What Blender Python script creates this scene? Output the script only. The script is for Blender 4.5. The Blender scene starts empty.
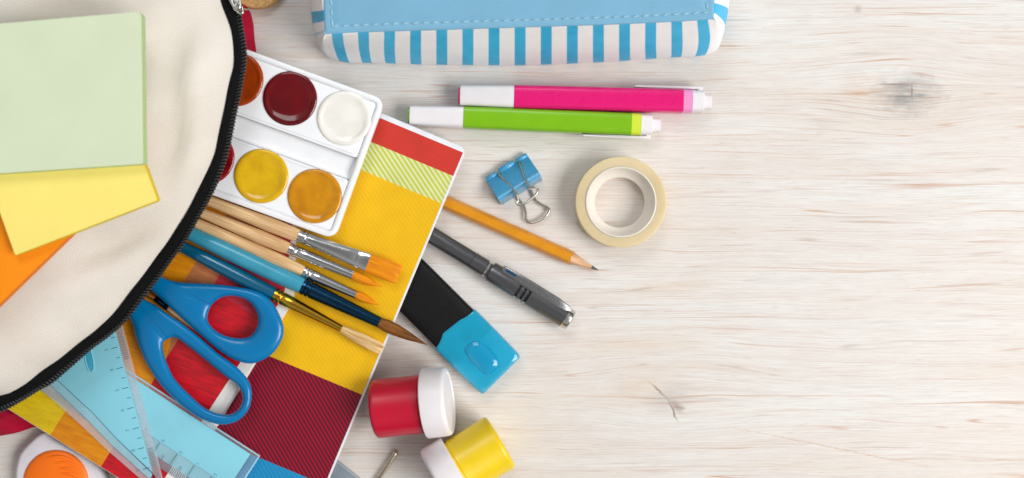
import bpy, math, random
from mathutils import Vector
random.seed(7)
S = 0.0005          # metres per picture pixel on the table top
H = 1100.0          # camera height, same unit
sc = bpy.context.scene
COL = sc.collection
PI = math.pi

# ------------------------------------------------------------------ materials
def lin(c):
    r = []
    for v in c[:3]:
        v /= 255.0
        r.append(v / 12.92 if v <= 0.04045 else ((v + 0.055) / 1.055) ** 2.4)
    return (r[0], r[1], r[2], 1.0)

class NT:
    def __init__(s, m):
        m.use_nodes = True
        s.m = m; s.t = m.node_tree; s.n = s.t.nodes; s.b = s.n['Principled BSDF']
    def new(s, typ, **kw):
        nd = s.n.new(typ)
        for k, v in kw.items(): setattr(nd, k, v)
        return nd
    def link(s, a, b): s.t.links.new(a, b)
    def coords(s, rot=0.0, stretch=(1, 1, 1)):
        tc = s.new('ShaderNodeTexCoord'); mp = s.new('ShaderNodeMapping')
        mp.vector_type = 'POINT'
        pre = s.new('ShaderNodeVectorMath', operation='SCALE'); pre.inputs['Scale'].default_value = 1 / S
        s.link(tc.outputs['Object'], pre.inputs[0])
        r0 = s.new('ShaderNodeMapping'); r0.inputs['Rotation'].default_value = (0, 0, rot)
        s.link(pre.outputs[0], r0.inputs['Vector'])
        s.link(r0.outputs[0], mp.inputs['Vector']); mp.inputs['Scale'].default_value = stretch
        return mp.outputs[0]
    def noise(s, vec, scale, detail=4, rough=0.55, dist=0.0):
        nd = s.new('ShaderNodeTexNoise'); s.link(vec, nd.inputs['Vector'])
        nd.inputs['Scale'].default_value = scale; nd.inputs['Detail'].default_value = detail
        nd.inputs['Roughness'].default_value = rough; nd.inputs['Distortion'].default_value = dist
        return nd.outputs['Fac']
    def ramp(s, fac, stops, interp='LINEAR'):
        nd = s.new('ShaderNodeValToRGB'); s.link(fac, nd.inputs['Fac'])
        cr = nd.color_ramp; cr.interpolation = interp
        while len(cr.elements) < len(stops): cr.elements.new(0.5)
        for e, (p, c) in zip(cr.elements, stops):
            e.position = p; e.color = c if len(c) == 4 else (*c, 1)
        return nd.outputs['Color']
    def mrange(s, v, a, b, c=0.0, d=1.0):
        nd = s.new('ShaderNodeMapRange'); s.link(v, nd.inputs['Value'])
        for k, x in zip(('From Min', 'From Max', 'To Min', 'To Max'), (a, b, c, d)): nd.inputs[k].default_value = x
        return nd.outputs[0]
    def mix(s, fac, a, b, typ='MIX'):
        nd = s.new('ShaderNodeMix'); nd.data_type = 'RGBA'; nd.blend_type = typ
        for sock, v in ((nd.inputs[0], fac), (nd.inputs[6], a), (nd.inputs[7], b)):
            if hasattr(v, 'is_linked'): s.link(v, sock)
            else: sock.default_value = v
        return nd.outputs[2]
    def math(s, op, a, b=0.0, c=None):
        nd = s.new('ShaderNodeMath', operation=op)
        for i, v in enumerate((a, b) if c is None else (a, b, c)):
            if hasattr(v, 'is_linked'): s.link(v, nd.inputs[i])
            else: nd.inputs[i].default_value = v
        return nd.outputs[0]
    def bump(s, h, strength=0.2, dist=0.5):
        nd = s.new('ShaderNodeBump'); s.link(h, nd.inputs['Height'])
        nd.inputs['Strength'].default_value = strength; nd.inputs['Distance'].default_value = dist * S
        s.link(nd.outputs[0], s.b.inputs['Normal'])

def mat(name, c, rough=0.45, metal=0.0, var=0.04, vs=0.06, bump=0.0, bs=0.4, stretch=(1, 1, 1), rot=0.0,
        alpha=1.0, coat=0.0, sss=0.0, trans=0.0, spec=0.5, dark=None, detail=4):
    m = bpy.data.materials.new(name); t = NT(m); b = t.b
    v = t.coords(rot, stretch)
    base = lin(c)
    d = lin(dark) if dark else tuple(x * (1 - 2.5 * var) for x in base[:3]) + (1,)
    hi = tuple(min(1, x * (1 + var)) for x in base[:3]) + (1,)
    n = t.noise(v, vs, detail)
    t.link(t.ramp(n, [(0.3, d), (0.62, hi)]), b.inputs['Base Color'])
    n2 = t.noise(v, vs * 7, 3)
    t.link(t.mrange(n2, 0.2, 0.8, max(0.02, rough - 0.06), min(1, rough + 0.08)), b.inputs['Roughness'])
    b.inputs['Metallic'].default_value = metal; b.inputs['Alpha'].default_value = alpha
    b.inputs['Coat Weight'].default_value = coat; b.inputs['Coat Roughness'].default_value = 0.08
    b.inputs['Specular IOR Level'].default_value = spec
    if sss:
        b.inputs['Subsurface Weight'].default_value = sss; b.inputs['Subsurface Scale'].default_value = 4 * S
        b.inputs['Subsurface Radius'].default_value = (1, .8, .6)
    b.inputs['Transmission Weight'].default_value = trans
    if bump: t.bump(t.noise(v, bs, 3), bump, 1.0)
    return m

def stripes_mat(name, c1, c2, period, ang, width=0.5, rough=0.4):
    """printed fine diagonal lines: direction ang (deg, local), period in px"""
    m = bpy.data.materials.new(name); t = NT(m)
    v = t.coords(math.radians(-ang))
    sx = t.new('ShaderNodeSeparateXYZ'); t.link(v, sx.inputs[0])
    f = t.math('FRACT', t.math('DIVIDE', sx.outputs['Y'], period))
    tri = t.math('ABSOLUTE', t.math('SUBTRACT', f, 0.5))
    k = t.mrange(tri, width * 0.5 - 0.1, width * 0.5 + 0.1)
    n = t.noise(t.coords(), 0.05, 3)
    col = t.mix(k, lin(c2), lin(c1))
    col = t.mix(t.mrange(n, .3, .7, 0.0, .10), col, (0, 0, 0, 1))
    t.link(col, t.b.inputs['Base Color']); t.b.inputs['Roughness'].default_value = rough
    t.bump(t.noise(t.coords(), 0.5, 2), 0.05)
    return m

# ------------------------------------------------------------------ frames and objects
def AW(x, y, z):
    k = (H - z) / H
    return ((x - 512) * k, (239 - y) * k)

class Frame:
    """thing standing at photo position (x,y), base height z, turned by ang (world radians)"""
    def __init__(s, x, y, z=0.0, ang=0.0, pitch=0.0):
        s.X, s.Y = AW(x, y, z); s.z = z; s.ang = ang; s.pitch = pitch
    def L(s, x, y, z=None):
        if z is None: z = s.z
        X, Y = AW(x, y, z); dx, dy = X - s.X, Y - s.Y
        c, n = math.cos(-s.ang), math.sin(-s.ang)
        return (dx * c - dy * n, dx * n + dy * c, z - s.z)

def axis_frame(a, za, b, zb):
    f = Frame(a[0], a[1], za)
    X, Y = AW(b[0], b[1], zb); dx, dy = X - f.X, Y - f.Y
    f.ang = math.atan2(dy, dx); d = math.hypot(dx, dy)
    f.pitch = -math.atan2(zb - za, d)
    return f, math.hypot(d, zb - za)

def thing(name, label, cat, f, group=None):
    o = bpy.data.objects.new(name, None); COL.objects.link(o)
    o.empty_display_size = 0.01
    o.location = (f.X * S, f.Y * S, f.z * S); o.rotation_euler = (0, f.pitch, f.ang)
    o['label'] = label; o['category'] = cat
    if group: o['group'] = group
    return o

def part(name, geo, m, parent=None, smooth=40, label=None, loc=None, uvs=None, fm=None):
    vs, fs = geo
    me = bpy.data.meshes.new(name)
    me.from_pydata([(x * S, y * S, z * S) for x, y, z in vs], [], fs)
    ms = m if isinstance(m, (list, tuple)) else [m]
    for q in ms: me.materials.append(q)
    if fm: me.polygons.foreach_set('material_index', fm)
    if uvs:
        uv = me.uv_layers.new(name='UVMap')
        for p in me.polygons:
            for li, vi in zip(p.loop_indices, p.vertices): uv.data[li].uv = uvs[vi]
    me.validate(); me.update()
    import bmesh
    bm = bmesh.new(); bm.from_mesh(me); bmesh.ops.recalc_face_normals(bm, faces=bm.faces); bm.to_mesh(me); bm.free()
    if smooth:
        me.polygons.foreach_set('use_smooth', [True] * len(me.polygons))
        me.set_sharp_from_angle(angle=math.radians(smooth))
    o = bpy.data.objects.new(name, me); COL.objects.link(o)
    if parent: o.parent = parent
    if label: o['label'] = label
    if loc: o.location = tuple(q * S for q in loc)
    return o

# ------------------------------------------------------------------ shapes (px units, local)
def merge(*gs):
    V, F = [], []
    for v, f in gs:
        n = len(V); V += list(v); F += [tuple(i + n for i in q) for q in f]
    return V, F
def shift(g, dx=0, dy=0, dz=0): return [(x + dx, y + dy, z + dz) for x, y, z in g[0]], g[1]
def rotz(g, a):
    c, s = math.cos(a), math.sin(a)
    return [(x * c - y * s, x * s + y * c, z) for x, y, z in g[0]], g[1]
def loft(rings, closed=True, caps=True, loop=False):
    n = len(rings[0]); V = [p for r in rings for p in r]; F = []
    k = len(rings)
    for i in range(k if loop else k - 1):
        a, b = i * n, ((i + 1) % k) * n
        for j in range(n if closed else n - 1):
            j2 = (j + 1) % n
            F.append((a + j, a + j2, b + j2, b + j))
    if caps and closed and not loop:
        F.append(tuple(reversed(range(n)))); F.append(tuple(range((k - 1) * n, k * n)))
    return V, F
def lathe_x(prof, n=32, p=2.0, zc=0.0, yc=0.0):
    """prof: (x, r) or (x, ry, rz) or (x, ry, rz, yo, zo); superellipse exponent p"""
    rings = []
    for q in prof:
        x, ry = q[0], q[1]; rz = q[2] if len(q) > 2 else ry
        yo = q[3] if len(q) > 3 else 0; zo = q[4] if len(q) > 4 else 0
        ring = []
        for j in range(n):
            a = 2 * PI * (j + .5) / n; c, s = math.cos(a), math.sin(a)
            ring.append((x, yc + yo + ry * math.copysign(abs(c) ** (2 / p), c), zc + zo + rz * math.copysign(abs(s) ** (2 / p), s)))
        rings.append(ring)
    return loft(rings)
def lathe_z(prof, n=64, cx=0, cy=0, loop=False, jig=None):
    rings = [[(cx + r * math.cos(2 * PI * j / n), cy + r * math.sin(2 * PI * j / n), z) for j in range(n)] for r, z in prof]
    return loft(rings, loop=loop)
def box(x0, x1, y0, y1, z0, z1):
    V = [(x0, y0, z0), (x1, y0, z0), (x1, y1, z0), (x0, y1, z0), (x0, y0, z1), (x1, y0, z1), (x1, y1, z1), (x0, y1, z1)]
    return V, [(0, 3, 2, 1), (4, 5, 6, 7), (0, 1, 5, 4), (1, 2, 6, 5), (2, 3, 7, 6), (3, 0, 4, 7)]
def area(p): return .5 * sum(p[i][0] * p[(i + 1) % len(p)][1] - p[(i + 1) % len(p)][0] * p[i][1] for i in range(len(p)))
def inset(p, d):
    """inward by d"""
    if area(p) < 0: p = p[::-1]
    n = len(p); out = []
    for i in range(n):
        a, b, c = p[i - 1], p[i], p[(i + 1) % n]
        e1 = (b[0] - a[0], b[1] - a[1]); e2 = (c[0] - b[0], c[1] - b[1])
        l1 = math.hypot(*e1) or 1; l2 = math.hypot(*e2) or 1
        n1 = (-e1[1] / l1, e1[0] / l1); n2 = (-e2[1] / l2, e2[0] / l2)
        k = 1 + n1[0] * n2[0] + n1[1] * n2[1]; k = max(k, .3)
        out.append((b[0] + d * (n1[0] + n2[0]) / k, b[1] + d * (n1[1] + n2[1]) / k))
    return out
def rnd(p, r, seg=5):
    """round the corners of polygon"""
    n = len(p); out = []
    for i in range(n):
        a, b, c = Vector(p[i - 1][:2]), Vector(p[i][:2]), Vector(p[(i + 1) % n][:2])
        rr = r[i] if isinstance(r, (list, tuple)) else r
        if rr <= 0: out.append(tuple(b)); continue
        u, v = (a - b), (c - b); d1 = min(rr, u.length * .45); d2 = min(rr, v.length * .45)
        p0 = b + u.normalized() * d1; p2 = b + v.normalized() * d2
        for k in range(seg + 1):
            t = k / seg; q = p0 * (1 - t) ** 2 + b * 2 * t * (1 - t) + p2 * t * t
            out.append(tuple(q))
    return out
def prism(p, z0, z1, bev=0.0, seg=3, botbev=True):
    p = [q[:2] for q in p]
    if area(p) < 0: p = p[::-1]
    rings = []
    if bev <= 0: rings = [[(x, y, z) for x, y in p] for z in (z0, z1)]
    else:
        if botbev: lo = [(bev * (1 - math.sin(t)), bev * (1 - math.cos(t))) for t in [PI / 2 * k / seg for k in range(seg + 1)]]
        else: lo = [(0, 0)]
        for d, h in lo: rings.append([(x, y, z0 + h) for x, y in inset(p, d)])
        for k in range(seg + 1):
            t = PI / 2 * k / seg
            rings.append([(x, y, z1 - bev + bev * math.sin(t)) for x, y in inset(p, bev * (1 - math.cos(t)))])
    return loft(rings)
def catmull(P, k=8, closed=False):
    out = []; n = len(P); D = len(P[0])
    for i in range(n if closed else n - 1):
        g = (lambda j: P[j % n]) if closed else (lambda j: P[max(0, min(n - 1, j))])
        a, b, c, d = g(i - 1), g(i), g(i + 1), g(i + 2)
        for q in range(k):
            t = q / k
            out.append(tuple(.5 * (2 * b[m] + (c[m] - a[m]) * t + (2 * a[m] - 5 * b[m] + 4 * c[m] - d[m]) * t * t + (3 * b[m] - a[m] - 3 * c[m] + d[m]) * t ** 3) for m in range(D)))
    if not closed: out.append(tuple(P[-1]))
    return out
def tube(path, r, n=10, closed=False):
    P = [Vector(q) for q in path]; rings = []; up = Vector((0, 0, 1)); N = len(P)
    for i, q in enumerate(P):
        if closed: t = (P[(i + 1) % N] - P[i - 1])
        else: t = P[min(N - 1, i + 1)] - P[max(0, i - 1)]
        t.normalize()
        s = t.cross(up)
        if s.length < 1e-3: s = Vector((1, 0, 0))
        s.normalize(); u = s.cross(t)
        rr = r[i] if isinstance(r, (list, tuple)) else r
        rings.append([tuple(q + s * (rr * math.cos(2 * PI * j / n)) + u * (rr * math.sin(2 * PI * j / n))) for j in range(n)])
    return loft(rings, loop=closed)
def text_geo(txt, size):
    cu = bpy.data.curves.new('t', 'FONT'); cu.body = txt; cu.size = size; cu.align_x = 'CENTER'; cu.align_y = 'CENTER'
    o = bpy.data.objects.new('t', cu); COL.objects.link(o)
    me = bpy.data.meshes.new_from_object(o)
    V = [tuple(v.co) for v in me.vertices]; F = [tuple(p.vertices) for p in me.polygons]
    bpy.data.objects.remove(o); bpy.data.curves.remove(cu); bpy.data.meshes.remove(me)
    return V, F

# ------------------------------------------------------------------ palette of materials
WHITE = mat('white_plastic', (240, 241, 244), 0.32, var=.015, sss=.1)
CAPWHITE = mat('white_cap_plastic', (234, 229, 231), 0.4, var=.015, sss=.1)
STEEL = mat('nickel', (210, 208, 204), 0.2, 1.0, var=.01, vs=.05)
WIRE = mat('wire_steel', (200, 194, 182), 0.2, 1.0, var=.01, vs=.05)
FERR = mat('ferrule_aluminium', (214, 214, 216), 0.15, 1.0, var=.03, vs=.1, stretch=(.1, 1, 1))
GOLD = mat('ferrule_brass', (222, 172, 58), 0.16, 1.0, var=.05, vs=.25, stretch=(.1, 1, 1))
DBLUE = mat('ferrule_dark_blue', (38, 78, 108), 0.2, 1.0, var=.1, vs=.2, stretch=(.1, 1, 1))
WOODH = mat('bare_wood_handle', (226, 190, 142), 0.5, var=.1, vs=.25, stretch=(.06, 1, 1), dark=(190, 146, 98), bump=.05)
TURQ = mat('turquoise_lacquer', (56, 152, 180), 0.28, var=.04, coat=.4)
TEAL = mat('teal_lacquer', (4, 98, 132), 0.2, var=.08, coat=.8, stretch=(.1, 1, 1), metal=.25)
def bristle(name, c, d): return mat(name, c, .55, var=.2, vs=.45, stretch=(.05, 1, 1), dark=d, bump=.3, bs=.9, spec=.2)
BR_ORANGE = bristle('orange_bristle', (220, 136, 12), (200, 112, 8))
BR_BROWN = bristle('brown_bristle', (132, 84, 36), (62, 34, 14))
BR_BEIGE = bristle('beige_bristle', (216, 184, 128), (170, 130, 80))

# ------------------------------------------------------------------ table
def table():
    m = bpy.data.materials.new('whitewashed_wood'); t = NT(m)
    v0 = t.coords()
    # gentle grain waviness
    wn = t.new('ShaderNodeTexNoise'); wn.inputs['Scale'].default_value = .004; wn.inputs['Detail'].default_value = 3
    wm = t.new('ShaderNodeMapping'); wm.inputs['Scale'].default_value = (1, 2.2, 1); t.link(v0, wm.inputs['Vector']); t.link(wm.outputs[0], wn.inputs['Vector'])
    w = t.math('MULTIPLY', t.math('SUBTRACT', wn.outputs['Fac'], .5), 14)
    sep = t.new('ShaderNodeSeparateXYZ'); t.link(v0, sep.inputs[0])
    # knots bend the grain
    def dist(cx, cy, rx, ry):
        dx = t.math('DIVIDE', t.math('SUBTRACT', sep.outputs['X'], cx), rx)
        dy = t.math('DIVIDE', t.math('SUBTRACT', sep.outputs['Y'], cy), ry)
        return t.math('SQRT', t.math('ADD', t.math('MULTIPLY', dx, dx), t.math('MULTIPLY', dy, dy)))
    bend = w
    knots = [(905 - 512, 239 - 92, 75, 42), (672 - 512, 239 - 396, 90, 40)]
    for cx, cy, rx, ry in knots:
        g = t.math('EXPONENT', t.math('MULTIPLY', t.math('POWER', dist(cx, cy, rx, ry), 2.0), -1.0))
        dy = t.math('SUBTRACT', sep.outputs['Y'], cy)
        bend = t.math('ADD', bend, t.math('MULTIPLY', t.math('MULTIPLY', g, dy), -.55))
    yy = t.math('ADD', sep.outputs['Y'], bend)
    cb = t.new('ShaderNodeCombineXYZ'); t.link(sep.outputs['X'], cb.inputs['X']); t.link(yy, cb.inputs['Y'])
    def grain(sx, sy, off, det=4, r=.55):
        mp = t.new('ShaderNodeMapping'); mp.inputs['Scale'].default_value = (sx, sy, 1); mp.inputs['Location'].default_value = (off, off * 1.7, 0)
        t.link(cb.outputs[0], mp.inputs['Vector']); return t.noise(mp.outputs[0], 1.0, det, r)
    broad = grain(.0022, .011, 3, 3)
    mid = grain(.0035, .09, 11, 5, .6)
    fine = grain(.008, .5, 23, 5, .66)
    hair = grain(.025, 1.1, 31, 3, .65)
    base = t.ramp(broad, [(0.3, lin((221, 212, 203))), (0.5, lin((225, 220, 215))), (0.7, lin((228, 226, 223)))])
    col = t.mix(t.mrange(mid, .5, .72, 0, .24), base, lin((214, 192, 168)))
    col = t.mix(t.mrange(mid, .5, .3, 0, .3), col, lin((228, 228, 227)))
    fm = t.math('MULTIPLY', t.mrange(fine, .54, .70), t.mrange(grain(.004, .03, 51, 3), .40, .64, .06, .5))
    col = t.mix(fm, col, lin((190, 150, 118)))
    gm = t.math('MULTIPLY', t.mrange(grain(.012, .42, 77, 5, .7), .56, .74), .3)
    col = t.mix(gm, col, lin((168, 156, 148)))
    hm = t.mrange(hair, .45, .72, 0, .32)
    col = t.mix(hm, col, lin((184, 168, 154)))
    fib = grain(.04, .6, 87, 4, .65)
    col = t.mix(t.mrange(fib, .5, .7, 0, .24), col, lin((192, 178, 165)))
    col = t.mix(t.mrange(fib, .5, .3, 0, .14), col, lin((236, 235, 233)))
    ct = grain(.0007, .05, 7, 2, .4)
    fr = t.math('FRACT', t.math('MULTIPLY', ct, 20.0))
    ln = t.mrange(t.math('ABSOLUTE', t.math('SUBTRACT', fr, .5)), .10, .015)
    lm = t.math('MULTIPLY', ln, t.math('MULTIPLY', t.mrange(grain(.004, .11, 61, 3, .6), .46, .60), .8))
    col = t.mix(lm, col, lin((196, 156, 128)))
    ct2 = grain(.0012, .085, 17, 2, .4)
    fr2 = t.math('FRACT', t.math('MULTIPLY', ct2, 18.0))
    ln2 = t.mrange(t.math('ABSOLUTE', t.math('SUBTRACT', fr2, .5)), .12, .02)
    lm2 = t.math('MULTIPLY', ln2, t.math('MULTIPLY', t.mrange(grain(.007, .14, 41, 3, .6), .46, .62), .42))
    col = t.mix(lm2, col, lin((170, 160, 152)))
    # short pores
    po = t.math('MULTIPLY', t.mrange(grain(.07, .9, 5, 2, .5), .62, .74), t.mrange(grain(.008, .05, 71, 3), .4, .6, .1, .4))
    col = t.mix(po, col, lin((180, 150, 130)))
    # long isolated dark veins
    vein = t.math('MULTIPLY', t.mrange(grain(.0035, .16, 91, 2, .5), .69, .735), t.mrange(grain(.012, .05, 13, 2), .42, .6))
    col = t.mix(t.math('MULTIPLY', vein, .42), col, lin((176, 126, 92)))
    # grey knot with cross crack
    kn = t.noise(v0, .12, 4)
    d1 = t.math('ADD', dist(908 - 512, 239 - 94, 29, 19), t.math('MULTIPLY', t.math('SUBTRACT', kn, .5), 1.1))
    kl = grain(.03, .38, 131, 3, .6)
    k1 = t.math('MULTIPLY', t.mrange(d1, 1.45, .35), t.mrange(kl, .36, .60, .18, 1.0))
    col = t.mix(t.math('MULTIPLY', k1, .9), col, lin((150, 149, 148)))
    k3 = t.math('MULTIPLY', t.mrange(dist(870 - 512, 239 - 88, 34, 16), 1.2, .2), t.mrange(kl, .45, .6))
    col = t.mix(t.math('MULTIPLY', k3, .4), col, lin((206, 172, 140)))
    def crack(cx, cy, rx, ry, rot, c, amt, th=.25):
        cc, ss = math.cos(rot), math.sin(rot)
        dx = t.math('SUBTRACT', sep.outputs['X'], cx); dy = t.math('SUBTRACT', sep.outputs['Y'], cy)
        dx = t.math('ADD', dx, t.math('MULTIPLY', t.math('SUBTRACT', kn, .5), 6)); dy = t.math('ADD', dy, t.math('MULTIPLY', t.math('SUBTRACT', fine, .5), 5))
        u = t.math('ADD', t.math('MULTIPLY', dx, cc), t.math('MULTIPLY', dy, ss)); u = t.math('DIVIDE', u, rx)
        q = t.math('SUBTRACT', t.math('MULTIPLY', dy, cc), t.math('MULTIPLY', dx, ss)); q = t.math('DIVIDE', q, ry)
        d = t.math('SQRT', t.math('ADD', t.math('MULTIPLY', u, u), t.math('MULTIPLY', q, q)))
        return t.mix(t.mrange(d, 1.0, th, 0, amt), col, lin(c))
    col = crack(912 - 512, 239 - 92, 11, 1.2, PI / 2, (150, 112, 88), .8)
    col = crack(898 - 512, 239 - 84.5, 24, .9, 0, (120, 112, 108), .65)
    col = crack(903 - 512, 239 - 96, 22, 1.0, 0, (126, 110, 100), .65)
    col = crack(930 - 512, 239 - 98, 24, .8, .05, (176, 128, 92), .7)
    col = crack(660 - 512, 239 - 392, 17, 1.3, -math.radians(42), (122, 96, 76), .95)
    col = crack(672.5 - 512, 239 - 410, 15, 1.4, -math.radians(66), (122, 96, 76), .85)
    col = crack(676 - 512, 239 - 406, 11, 6, -math.radians(45), (146, 118, 100), .75, .1)
    col = crack(680 - 512, 239 - 408, 8, 1.5, -.1, (150, 128, 112), .6)
    col = crack(640 - 512, 239 - 385, 44, 22, .2, (214, 188, 160), .35, 0.0)
    col = crack(858 - 512, 239 - 9, 6, 5, 0, (150, 140, 130), .5, .1)
    col = crack(642 - 512, 239 - 289, 20, 1.6, .12, (168, 150, 136), .6)
    col = crack(830 - 512, 239 - 447, 130, .8, -.2, (200, 166, 136), .7)
    col = crack(670 - 512, 239 - 398, 30, 18, .3, (186, 180, 174), .6, 0.0)
    col = crack(668 - 512, 239 - 287, 70, 9, .04, (216, 194, 170), .5, 0.0)
    col = crack(640 - 512, 239 - 345, 90, 12, .02, (218, 196, 172), .5, 0.0)
    t.link(col, t.b.inputs['Base Color'])
    t.b.inputs['Roughness'].default_value = .5
    t.b.inputs['Specular IOR Level'].default_value = .35
    hgt = t.math('ADD', t.math('MULTIPLY', fine, .6), t.math('MULTIPLY', hair, .4))
    t.bump(hgt, .22, .8)
    o = part('table_top', prism([(-1500, -1100), (1500, -1100), (1500, 1100), (-1500, 1100)], -50, 0, 3), m, None, 30)
    o['kind'] = 'structure'
table()

# ------------------------------------------------------------------ bag
PAIRS = [((232, -50), (214, -50)), ((236, -20), (218, -22)), ((239, 2), (222, 2)), ((243, 28), (231, 28)), ((246, 48), (234.5, 48)),
 ((246, 64), (234, 64)), ((243.5, 80), (230.5, 80)), ((240, 98), (227, 97)), ((235.5, 118), (223, 116)), ((231.5, 138), (219.5, 135)),
 ((227, 157), (215, 154)), ((219, 180), (206, 176)), ((209, 201), (195, 197)), ((198, 220), (184, 217)), ((185, 243), (170, 240)),
 ((173, 259), (158, 256)), ((158, 280), (144, 276)), ((143, 299), (129, 294)), ((128, 319), (113, 315)), ((111, 335), (97, 330)),
 ((92, 349), (80, 343)), ((71, 367), (61, 359)), ((52, 383), (43, 371)), ((38, 391), (27, 384)), ((20, 402), (11, 393)),
 ((0, 412), (-3, 397)), ((-30, 422), (-30, 405)), ((-60, 430), (-60, 414))]
LIP = 76.0
fb = Frame(-30, 130, 0)
def bag():
    r = thing('school_bag', 'cream canvas school bag with black zip and red inside, lying open at the left', 'bag', fb)
    canvas = bpy.data.materials.new('cream_canvas'); t = NT(canvas); v = t.coords()
    n = t.noise(v, .012, 3)
    base = t.ramp(n, [(.3, lin((218, 209, 197))), (.65, lin((231, 224, 214)))])
    def wv(rot, sc):
        q = t.coords(rot); w = t.new('ShaderNodeTexWave'); t.link(q, w.inputs['Vector']); w.inputs['Scale'].default_value = sc
        w.inputs['Distortion'].default_value = .6; w.inputs['Detail Scale'].default_value = .6; return w.outputs['Fac']
    wa = wv(math.radians(-42), .15); wb = wv(math.radians(48), .2)
    h = t.math('ADD', t.math('MULTIPLY', wa, .75), t.math('MULTIPLY', wb, .25))
    t.link(t.mix(t.mrange(h, .2, .9, .13, 0), base, lin((150, 138, 124))), t.b.inputs['Base Color'])
    t.b.inputs['Roughness'].default_value = .9; t.b.inputs['Specular IOR Level'].default_value = .15
    t.b.inputs['Sheen Weight'].default_value = .2
    t.bump(t.math('ADD', h, t.math('MULTIPLY', t.noise(v, .5, 3), .6)), .35, .7)
    tape = mat('black_zip_tape', (13, 13, 14), .8, var=.15, vs=.4, bump=.4, bs=.7, spec=.12)
    teeth = mat('black_zip_teeth', (44, 44, 46), .2, var=.1)
    red = mat('red_lining', (168, 4, 44), .7, var=.12, vs=.03, bump=.25, bs=.5, spec=.2)
    K = 8
    OU = catmull([p[0] for p in PAIRS], K); IN = catmull([p[1] for p in PAIRS], K)
    # outline of the top panel: zip side then round the hidden sides
    ring = []
    for x, y in IN: ring.append(fb.L(x, y, LIP))
    nz = len(ring)
    back = catmull([(-60, 414, LIP), (-130, 424, 56), (-230, 390, 20), (-300, 250, 6), (-320, 100, 5), (-280, -60, 5), (-180, -150, 6), (-40, -180, 10), (80, -170, 28), (170, -120, 56), (214, -50, LIP)], 10)[1:-1]
    for x, y, z in back: ring.append(fb.L(x, y, z))
    N = len(ring)
    def bell(x, y, cx, cy, rx, ry, a=0):
        dx, dy = x - cx, y - cy; c, s = math.cos(a), math.sin(a)
        return math.exp(-((dx * c + dy * s) / rx) ** 2 - ((dy * c - dx * s) / ry) ** 2)
    rings = []
    T = [0, .004, .012] + [.025 + .022 * k for k in range(43)]
    cx, cy = -70, 0
    for ti in T:
        rr = []
        for j, (x, y, z) in enumerate(ring):
            px = x + (cx - x) * ti; py = y + (cy - y) * ti
            up = 1 - math.exp(-ti * 9)
            zz = z + (118 - z) * up
            e = min(1, ti * 10)
            a = math.atan2(py - cy, px - cx)
            zz += e * (4 * math.sin(a * 5 + 1 + ti * 3) * (1 - ti)
                       + 2.0 * math.sin(a * 11 + 5 * ti) * (1 - ti) ** 2)
            # valley beside the pads and soft folds towards the zip
            ix, iy = px + fb.X, py + fb.Y                   # world px, centre origin
            q = H / (H - 105); sx, sy = ix * q + 512, 239 - iy * q
            zz -= 15 * e * bell(sx, sy, 168, 120, 18, 80, .05)
            zz += 4 * e * bell(sx, sy, 205, 100, 20, 70, .1)
            zz -= 13 * e * bell(sx, sy, 120, 238, 75, 17, -.42)
            zz += 6 * e * bell(sx, sy, 150, 262, 40, 16, -.9)
            zz -= 9 * e * bell(sx, sy, 62, 325, 60, 15, -.8)
            zz += 5 * e * bell(sx, sy, 85, 285, 60, 14, -.75)
            zz -= 6 * e * bell(sx, sy, 60, 8, 70, 14, .1)
            zz += 3.0 * e * math.sin(sx * .045 + sy * .07) * (1 - ti)
            if zz > 111: zz = 111 + 8 * (1 - math.exp(-(zz - 111) / 8))
            rr.append((px, py, zz))
        rings.append(rr)
    g = loft(rings, caps=False)
    g[1].append(tuple(range((len(T) - 1) * N, len(T) * N)))
    # skirt of the hidden sides and thickness at the mouth
    sk = [[(x, y, z) for x, y, z in ring], [(x, y, max(1.2, z - 2.5) if j < nz else 1.2) for j, (x, y, z) in enumerate(ring)]]
    g = merge(g, loft(sk, caps=False))
    part('front_panel', g, canvas, r, 60)
    # back panel on the table
    low = [fb.L(x, y, 0)[:2] for x, y in [(215, -60), (228, 30), (222, 110), (195, 190), (150, 265), (90, 335), (20, 385), (-60, 428)]] + [(x, y) for x, y, z in ring[nz:]]
    part('back_panel', prism(low, .3, 1.0), canvas, r, 30)
    # red lining: lower lip of the mouth
    lip = [((243, -60), (190, -60), 14), ((241, -22), (195, -20), 14), ((244, -2), (200, 0), 14), ((247.6, 7.5), (205, 10), 15), ((251, 14), (208, 20), 15), ((253.5, 25), (210, 35), 14),
           ((254.5, 38), (210, 50), 12), ((256, 50), (205, 60), 9), ((256, 62), (200, 75), 4), ((244, 85), (200, 95), 1.6), ((232, 120), (190, 120), 1.5),
           ((205, 200), (160, 180), 1.5), ((150, 280), (110, 250), 1.5), ((90, 345), (60, 310), 1.5), ((55, 385), (30, 350), 1.6), ((44, 410), (15, 370), 2.5), ((38, 425), (5, 385), 5), ((31, 428), (0, 388), 8),
           ((16, 433), (-10, 392), 11), ((0, 436), (-25, 395), 13), ((-30, 442), (-45, 400), 14), ((-60, 448), (-70, 405), 14), ((-110, 452), (-115, 400), 12), ((-170, 440), (-170, 390), 6), ((-215, 410), (-210, 360), 1.6)]
    A = catmull([p[0] for p in lip], 5); Bc = catmull([p[1] for p in lip], 5); Z = catmull([(p[2],) for p in lip], 5)
    cols = []
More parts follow.
